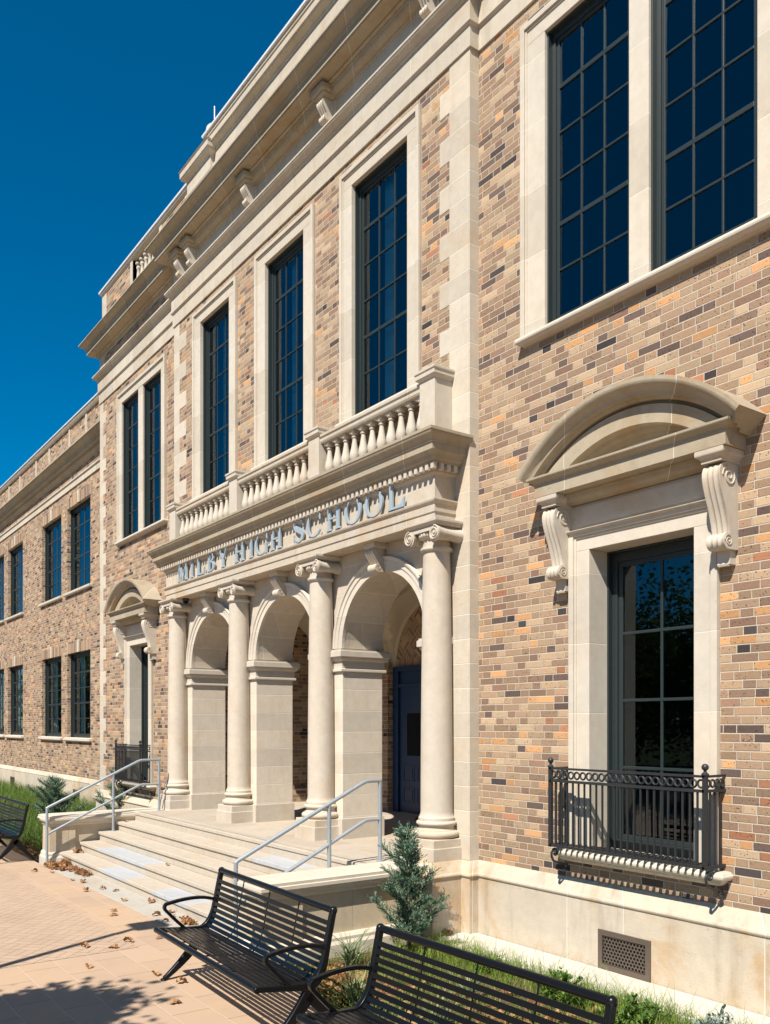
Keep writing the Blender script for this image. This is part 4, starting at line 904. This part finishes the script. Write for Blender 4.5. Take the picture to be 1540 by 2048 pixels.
# ------------------------------------------------------------ benches
def bez(p0, p1, p2, n_=8): return [((1-t_)**2*p0[0]+2*(1-t_)*t_*p1[0]+t_*t_*p2[0], (1-t_)**2*p0[1]+2*(1-t_)*t_*p1[1]+t_*t_*p2[1]) for t_ in [i/n_ for i in range(n_+1)]]
SEAT = bez((.0, .425), (.20, .40), (.38, .385), 8)+bez((.38, .385), (.465, .40), (.50, .55), 6)[1:]+bez((.50, .55), (.53, .70), (.565, .86), 6)[1:]
def flat_bar(mb, pts, x, hw, th):
    """bar of rectangular section following a (y,z) path, width hw*2 along x"""
    vs = []; N = len(pts)
    for i, p in enumerate(pts):
        a = pts[max(i-1, 0)]; b_ = pts[min(i+1, N-1)]; dy, dz = b_[0]-a[0], b_[1]-a[1]; L_ = sqrt(dy*dy+dz*dz); ny, nz = -dz/L_, dy/L_; T = th(i/(N-1)) if callable(th) else th
        vs += [(x-hw, p[0]+ny*T, p[1]+nz*T), (x+hw, p[0]+ny*T, p[1]+nz*T), (x+hw, p[0]-ny*T, p[1]-nz*T), (x-hw, p[0]-ny*T, p[1]-nz*T)]
    fs = [(i*4+k, i*4+(k+1) % 4, (i+1)*4+(k+1) % 4, (i+1)*4+k) for i in range(N-1) for k in range(4)]+[(3, 2, 1, 0), ((N-1)*4, (N-1)*4+1, (N-1)*4+2, (N-1)*4+3)]
    mb.add(vs, fs)
def make_bench(L_=1.93):
    b_ = empty('park_bench'); hl = L_/2
    for sx in (-1, 1):
        X_ = sx*hl; e_ = MB(); flat_bar(e_, SEAT, X_, .022, lambda t_: .019+.012*math.exp(-((t_-.48)/.18)**2)); e_.sphere((X_, .568, .865), .030, 10); e_.tube([(X_-.024, .0, .422), (X_+.024, .0, .422)], .024, 10)
        e_.build('end_frame', M['black'], b_, bevel=.005)
        l = MB(); flat_bar(l, bez((.40, .36), (.27, .16), (.06, .012), 10), X_, .019, lambda t_: .034*(1-t_)+.017); l.lathe(X_, .06, [(.03, 0), (.03, .012), (.015, .02)], 12); l.build('leg', M['black'], b_, bevel=.005)
        l = MB(); flat_bar(l, bez((.38, .34), (.50, .19), (.68, .012), 10), X_, .019, lambda t_: .034*(1-t_)+.017); l.lathe(X_, .68, [(.03, 0), (.03, .012), (.015, .02)], 12); l.build('leg', M['black'], b_, bevel=.005)
        a_ = MB(); flat_bar(a_, bez((.515, .62), (.36, .69), (.075, .628), 10)+bez((.075, .628), (.045, .60), (.085, .565), 4)[1:]+bez((.085, .565), (.17, .47), (.245, .405), 5)[1:]+[(.31, .39)], X_, .02, .0125); a_.build('armrest', M['black'], b_, bevel=.004)
    # strips
    def along(s_):
        tot = [0]
        for p, q in zip(SEAT, SEAT[1:]): tot.append(tot[-1]+sqrt((q[0]-p[0])**2+(q[1]-p[1])**2))
        d = s_*tot[-1]; i = max(j for j in range(len(tot)) if tot[j] <= d+1e-9); i = min(i, len(SEAT)-2); f_ = (d-tot[i])/(tot[i+1]-tot[i]); p, q = SEAT[i], SEAT[i+1]
        return (p[0]+(q[0]-p[0])*f_, p[1]+(q[1]-p[1])*f_), ((q[0]-p[0]), (q[1]-p[1]))
    n_ = 18
    slats = {'seat': (1, 8), 'backrest': (9, 17)}
    for nm, (i0, i1) in slats.items():
        s_ = MB()
        for i in range(i0, i1+1):
            (y_, z_), (dy, dz) = along(.032+.945*(i-.5)/n_+.01); L2 = sqrt(dy*dy+dz*dz); dy, dz = dy/L2, dz/L2; hw, th = .0166, .004; ny, nz = -dz, dy
            y_ += ny*.012; z_ += nz*.012
            P_ = [(y_-dy*hw-ny*th, z_-dz*hw-nz*th), (y_+dy*hw-ny*th, z_+dz*hw-nz*th), (y_+dy*hw+ny*th, z_+dz*hw+nz*th), (y_-dy*hw+ny*th, z_-dz*hw+nz*th)]
            s_.prism_x(P_, -hl+.015, hl-.015)
        if nm == 'seat': s_.tube([(-hl, .0, .422), (hl, .0, .422)], .023, 12)
        else: s_.tube([(-hl, .568, .865), (hl, .568, .865)], .024, 12)
        s_.build(nm, M['black'], b_, bevel=.0015)
    for q in (-.5, 0, .5):
        s_ = MB(); s_.tube([(q*hl*1.0, p[0]+.002, p[1]-.001) for p in SEAT], .0055, 5); s_.build('tie_rod', M['black'], b_)
    return b_
bench = make_bench(); bench.location = (-5.955, 2.635, 0); bench.rotation_euler.z = -.046
tag(bench, 'middle black slatted metal bench, standing in front of the steps by the right low wall', 'bench', 'black metal benches along the plaza')
bch = copy_tree(bench); bch.location = (-3.47, 2.56, 0); bch.scale = (.92, 1, 1); bch.rotation_euler.z = .01; bch['label'] = 'nearest black slatted metal bench, seen from the left arm at the bottom edge'
bch = copy_tree(bench); bch.location = (-15.13, 2.84, 0); bch.rotation_euler.z = 0; bch['label'] = 'far black slatted metal bench cut by the left picture edge, beside the tall grass'

# ------------------------------------------------------------ plants
def rv(a, b_): return random.uniform(a, b_)
def blade(mb, x, y, z, h, lean, w, az, n_=3):
    dx, dy = cos(az), sin(az); px_, py_ = -dy, dx; vs = []
    for i in range(n_+1):
        t_ = i/n_; o = lean*t_*t_*h; zz = z+h*t_*(1-.25*lean*t_); ww = w*(1-t_)**.7+.0004
        vs += [(x+dx*o-px_*ww, y+dy*o-py_*ww, zz), (x+dx*o+px_*ww, y+dy*o+py_*ww, zz)]
    mb.add(vs, [(2*i, 2*i+1, 2*i+3, 2*i+2) for i in range(n_)])
random.seed(11)
gr = MB()
for _ in range(30000):
    x, y = rv(-6.75, -1.5), rv(3.5, 5.46)
    dens = .35+.65*((sin(x*3.1+1)+sin(y*4.3+x*2)+2)/4); edge = (5.40-y) < .45
    if random.random() > dens*(1.0 if edge else .62): continue
    h = rv(.04, .13)*(1.5 if edge else 1); blade(gr, x, y, -.035, h, rv(.2, 1.2), rv(.0016, .0036), rv(0, 2*pi))
for _ in range(900):
    x = rv(-6.6, -1.5); y = rv(5.1, 5.43); blade(gr, x, y, -.035, rv(.15, .34), rv(.4, 1.4), rv(.0014, .0026), rv(0, 2*pi), 4)
struct(gr.build('grass', M['grass'], recalc=False), 'stuff')
gr = MB()
for _ in range(30000):
    x, y = -14.55-26*random.random()**1.5, rv(3.75, 6.9)
    if x > -16.8 and y > 5.2 and random.random() < .5: continue
    h = rv(.22, .50) if x < -16.2 else rv(.10, .32); blade(gr, x, y, -.03, h, rv(.3, 1.1), rv(.003, .006), rv(0, 2*pi))
struct(gr.build('tall_grass', M['grass_dark'], recalc=False), 'stuff')
def flax(x, y, h, n_, label):
    f_ = empty('flax_plant', (x, y, -.03)); tag(f_, label, 'plant'); m_ = MB()
    for _ in range(n_): blade(m_, rv(-.05, .05), rv(-.05, .05), 0, rv(.5, 1)*h, rv(.2, 1.3), rv(.006, .012), rv(0, 2*pi), 5)
    m_.build('leaves', M['flax'], f_, recalc=False)
flax(-6.35, 4.22, .46, 60, 'clump of striped strap-like leaves behind the right end of the middle bench')
flax(-5.55, 3.72, .34, 55, 'low clump of striped leaves between the two near benches')
flax(-4.7, 3.85, .36, 60, 'striped strap-leaved clump seen through the back of the nearest bench')
flax(-3.9, 3.95, .30, 45, 'small striped strap-leaved clump behind the middle of the nearest bench')
flax(-5.1, 4.5, .26, 35, 'thin striped tuft in the grass between the juniper and the nearest bench')
flax(-15.6, 4.3, .50, 60, 'arching strap-leaved clump behind the left low wall')
flax(-17.0, 4.9, .50, 50, 'arching strap-leaved clump beside the dark left juniper')
def low_bush(x, y, r, h, n_, mat, label, kind='ground_cover_shrub'):
    f_ = empty(kind, (x, y, -.03)); tag(f_, label, 'shrub'); m_ = MB(); s_ = MB()
    for k in range(26):
        a, rr = rv(0, 2*pi), r*sqrt(random.random()); tx, ty, tz = rr*cos(a), rr*sin(a), h*rv(.5, 1)*(1-.5*(rr/r)**2); s_.tube([(tx*.2, ty*.2, 0), (tx*.7, ty*.7, tz*.6), (tx, ty, tz)], .0025, 4)
        for j in range(n_//26):
            t_ = rv(.35, 1.05); cx_, cy_, cz_ = tx*t_+rv(-.02, .02), ty*t_+rv(-.02, .02), tz*t_+rv(-.015, .02); az, el = rv(0, 2*pi), rv(.1, 1.2); L_ = rv(.025, .05); w_ = L_*.28
            d = Vector((cos(az)*cos(el), sin(az)*cos(el), sin(el))); p_ = Vector((-sin(az), cos(az), 0)); c0_ = Vector((cx_, cy_, cz_))
            m_.add([c0_, c0_+d*L_*.5+p_*w_, c0_+d*L_, c0_+d*L_*.5-p_*w_], [(0, 1, 2, 3)])
    m_.build('leaves', mat, f_, recalc=False); s_.build('stems', M['bark'], f_)
low_bush(-4.72, 5.12, .26, .20, 1500, M['bush'], 'low bright green shrub at the grass edge below the vent grille')
low_bush(-4.50, 5.02, .12, .16, 420, M['bush'], 'small green shrublet just right of the bright green shrub')
low_bush(-3.98, 5.05, .24, .20, 1400, M['bush'], 'low bright green shrub at the bottom right beside the pale strip')
low_bush(-5.62, 5.18, .15, .13, 520, M['bush'], 'little green shrub in the grass left of the vent grille')
low_bush(-3.42, 5.22, .17, .25, 900, M['silver'], 'silvery blue shrub cut by the bottom right corner')
def juniper(x, y, H, r, n_, seed, label, lean=0, bare=0, sc=1):
    rnd = random.Random(seed); f_ = empty('juniper_shrub', (x, y, -.03)); tag(f_, label, 'shrub'); tr = MB(); fo = MB()
    tr.tube([(lean*H*t_*t_, 0, H*t_*.93) for t_ in [i/6 for i in range(7)]], .014, 6, [.018*(1-i/7)+.003 for i in range(7)])
    nb = n_
    for k in range(nb):
        t_ = (k+.5)/nb; z0 = H*(.06+.86*t_); az = k*2.399+rnd.uniform(-.4, .4); L_ = r*(1.12-t_*.92)*rnd.uniform(.35, 1.3)*(.8+.45*sin(az*1.3+seed+t_*9))
        if rnd.random() < bare: continue
        up = rnd.uniform(.45, .95); p0 = Vector((lean*H*t_*t_, 0, z0)); d = Vector((cos(az), sin(az), up)).normalized(); p1 = p0+d*L_*.55+Vector((0, 0, .0)); p2 = p0+Vector((cos(az)*L_, sin(az)*L_, up*L_*1.1))
        tr.tube([p0, p1, p2], .004, 4, [.006, .004, .002])
        ns = max(4, int(L_/.022))
        for j in range(ns):
            s_ = .22+.80*j/ns; c0_ = p0.lerp(p2, s_)
            for q in range(4):
                a2 = rnd.uniform(0, 2*pi); dd = (d*1.1+Vector((cos(a2), sin(a2), rnd.uniform(-.3, .8)))*.8).normalized(); Ls = rnd.uniform(.05, .095)*sc
                for w_ in range(7):
                    tt = w_/7; cc = c0_+dd*Ls*tt; a3 = rnd.uniform(0, 2*pi); nd = (dd+Vector((cos(a3), sin(a3), rnd.uniform(-.6, .9)))*.75).normalized(); ln = rnd.uniform(.014, .026)*sc; pp = nd.orthogonal().normalized()*.0038*sc
                    fo.add([cc-pp, cc+pp, cc+nd*ln], [(0, 1, 2)])
    tr.build('stems', M['bark'], f_); fo.build('needles', M['juniper'], f_, recalc=False)
juniper(-6.50, 4.98, 1.20, .30, 84, 3, 'young blue-green juniper in front of the right column pedestal', lean=-.05, sc=1.35)
juniper(-18.6, 5.0, 1.05, .46, 66, 5, 'dark young juniper standing in the tall grass left of the steps', sc=1.5)
juniper(-17.3, 5.9, 1.25, .46, 60, 8, 'open-branched young juniper behind the left handrail', bare=.25, sc=1.5)
# fallen leaves
def leaf_mesh(seed):
    rnd = random.Random(seed); m_ = MB(); n_ = 7; out = []; L_ = .075
    for i in range(n_): t_ = i/(n_-1); w_ = .030*(1.1 if i % 2 else .45)*(sin(pi*(.12+.8*t_))**.5); out.append((t_, w_))
    cur = rnd.uniform(.6, 1.6); vs = []; 
    for t_, w_ in out:
        z = .018*sin(pi*t_)*cur+.004; vs += [(t_*L_-L_/2, -w_, z+.012*rnd.random()*cur), (t_*L_-L_/2, 0, z*.6), (t_*L_-L_/2, w_, z+.014*rnd.random()*cur)]
    fs = []
    for i in range(n_-1): fs += [(3*i, 3*i+1, 3*i+4, 3*i+3), (3*i+1, 3*i+2, 3*i+5, 3*i+4)]
    m_.add(vs, fs); m_.tube([(-L_/2, 0, .004), (-L_*.75, .004, .006)], .0012, 4); return m_
lm = []
for s_ in range(5):
    o = leaf_mesh(s_).build('fallen_leaf', M['leaf'], None, recalc=False); lm.append(o.data); bpy.data.objects.remove(o)
LP = [(-13.09, 3.24, 0), (-12.85, 3.42, 0), (-11.17, 3.39, 0), (-9.8, 3.28, 0), (-9.57, 3.21, 0), (-11.8, 3.54, 0), (-12.07, 3.48, 0), (-11.18, 3.61, 0), (-10.95, 3.7, 0), (-10.3, 3.58, 0), (-8.32, 2.93, 0), (-8.18, 2.74, 0), (-8.36, 2.52, 0), (-7.66, 2.35, 0), (-6.28, 2.58, 0), (-6.75, 2.82, 0), (-7.1, 2.74, 0), (-9.27, 3.58, 0), (-9.11, 3.71, 0), (-8.28, 3.23, 0), (-10.0, 3.8, 0), (-9.34, 3.79, 0), (-8.93, 3.55, 0), (-10.86, 4.35, .28), (-13.75, 4.80, .56), (-13.70, 4.03, .14), (-7.03, 5.60, .7)]
for i, (x, y, z) in enumerate(LP):
    o = bpy.data.objects.new('fallen_leaf', lm[i % 5]); C.objects.link(o); o.location = (x, y, z+.004); o.rotation_euler = (rv(-.2, .2), rv(-.2, .2), rv(0, 6)); o.scale = (rv(.9, 1.35),)*3
    tag(o, 'curled brown oak leaf lying alone on the paving or steps', 'leaf', 'single fallen oak leaves')
def pile(cx_, cy_, cz_, rx, ry, n_, hz=.05):
    pm = MB()
    for _ in range(n_):
        a, q = rv(0, 2*pi), random.random()**.7; x, y = cx_+rx*q*cos(a), cy_+ry*q*sin(a); z = cz_+hz*(1-q)*random.random()+.006; az = rv(0, 6.3); e = rv(-.7, .7); sc = rv(.8, 1.25); me = lm[random.randrange(5)]
        R_ = Matrix.Translation((x, y, z)) @ Matrix.Rotation(az, 4, 'Z') @ Matrix.Rotation(e, 4, 'X') @ Matrix.Scale(sc, 4); pm.add([R_ @ v.co for v in me.vertices], [tuple(p.vertices) for p in me.polygons])
    struct(pm.build('leaf_litter', M['leaf'], None, recalc=False), 'stuff')
pile(-13.30, 3.60, 0, .40, .12, 75, .05); pile(-12.62, 3.74, 0, .42, .09, 60, .04); pile(-13.55, 3.82, 0, .22, .08, 45, .06); pile(-8.75, 3.72, 0, .16, .07, 26, .03); pile(-13.62, 4.02, .14, .12, .05, 10, .01)
pile(-6.0, 3.9, -.03, .7, .35, 260, .02); pile(-4.4, 4.4, -.03, 1.6, .7, 260, .01); pile(-15.3, 3.9, -.03, 1.4, .25, 260, .03); pile(-6.68, 5.62, .012, .06, .05, 4, .01); pile(-9.9, 8.1, .7, .5, .25, 60, .02); pile(-12.1, 8.2, .7, .5, .2, 50, .02)

def dome_cam(x, y, z, label):
    sc_ = empty('security_camera', (x, y, z)); tag(sc_, label, 'camera'); m_ = MB(); m_.lathe(0, 0, [(.055, 0), (.055, -.03), (.045, -.04)], 16); m_.build('housing', M['lampgrey'], sc_)
    m_ = MB(); m_.lathe(0, 0, [(.045, -.035), (.042, -.06), (.025, -.082), (.002, -.09)], 16); m_.build('dome', M['dark'], sc_)
dome_cam(-13.55, 5.74, 4.197, 'tiny dark dome camera under the porch beam at the far left')
dome_cam(-12.72, 7.45, 4.07, 'small black camera hanging from the pale vault inside the middle arch')
# ------------------------------------------------------------ things behind the camera that throw shadows and reflections
lp = empty('street_lamp', (-7.05, -.55, 0)); tag(lp, 'slim dark lamp post with square flat head whose shadow crosses the paving', 'street lamp')
m = MB(); m.tube([(0, 0, 0), (0, 0, 5.0)], .05, 12, [.06, .04]); m.lathe(0, 0, [(.12, 0), (.12, .03), (.07, .06)], 16); m.build('pole', M['lampgrey'], lp)
m = MB(); m.tube([(0, 0, 4.72), (-.03, .08, 4.92), (-.08, .25, 4.985)], .02, 8); m.build('arm', M['lampgrey'], lp)
m = MB(); m.box(-.24, .12, -.02, .32, 4.97, 5.06); m.build('lamp_head', M['lampgrey'], lp, bevel=.02)
def tree(x, y, H, R_, n_, seed, label, trunk=.16, base=.35, leaf=.11, sp=.34):
    rnd = random.Random(seed); t_ = empty('shade_tree', (x, y, -.1)); tag(t_, label, 'tree'); tr = MB(); cr = MB(); top = H*base
    tr.tube([(0, 0, 0), (.05, .02, top*.5), (0, .05, top), (0, 0, H*.75)], trunk, 9, [trunk*1.25, trunk, trunk*.85, trunk*.3]); cl = []
    for k in range(16):
        a = k*2.4; el = rnd.uniform(.1, 1.2); L_ = R_*rnd.uniform(.55, 1); p0 = Vector((0, 0, top+rnd.uniform(0, .2)*H)); p2 = p0+Vector((cos(a)*cos(el)*L_, sin(a)*cos(el)*L_, sin(el)*L_*1.1)); tr.tube([p0, p0.lerp(p2, .5)+Vector((0, 0, .15*L_)), p2], .04, 6, [trunk*.45, trunk*.25, trunk*.08]); cl.append(p2); cl.append(p0.lerp(p2, .6))
    for _ in range(n_):
        c = rnd.choice(cl); s_ = R_*sp; p = c+Vector((rnd.gauss(0, s_), rnd.gauss(0, s_), rnd.gauss(0, s_*.7))); d = Vector((rnd.uniform(-1, 1), rnd.uniform(-1, 1), rnd.uniform(-1, 1))).normalized(); q = d.orthogonal().normalized(); L_ = leaf*rnd.uniform(.6, 1.2)
        cr.add([p, p+d*L_*.5+q*L_*.3, p+d*L_, p+d*L_*.5-q*L_*.3], [(0, 1, 2, 3)])
    tr.build('trunk', M['bark'], t_); cr.build('crown', M['tree'], t_, recalc=False)
tree(-4.86, -1.95, 5.3, .82, 20000, 21, 'small leafy shade tree close behind the viewpoint, its crown shading the paving', .08, .62, .13, .24)
tree(-13.5, -9.5, 8.5, 3.0, 26000, 22, 'broad shade tree across the plaza, mirrored in the near ground-floor window', .2, .16, .17)
tree(-20, -12, 9, 3.4, 20000, 23, 'tall street tree farther along the road behind the viewpoint', .2, .16, .22)
tree(-30, -16, 10, 4, 8000, 24, 'wide street tree at the far end of the road', .22, .3, .36)
tree(-46, -3.0, 8, 3.6, 8000, 25, 'round shade tree on the far left lawn, mirrored in the wing windows', .2, .25, .36)
tree(-54, -6.5, 9, 4, 8000, 26, 'taller shade tree behind the round one on the far left lawn', .2, .25, .4)
tree(-63, -4.5, 8, 4, 8000, 27, 'farthest shade tree on the left lawn', .2, .25, .4)
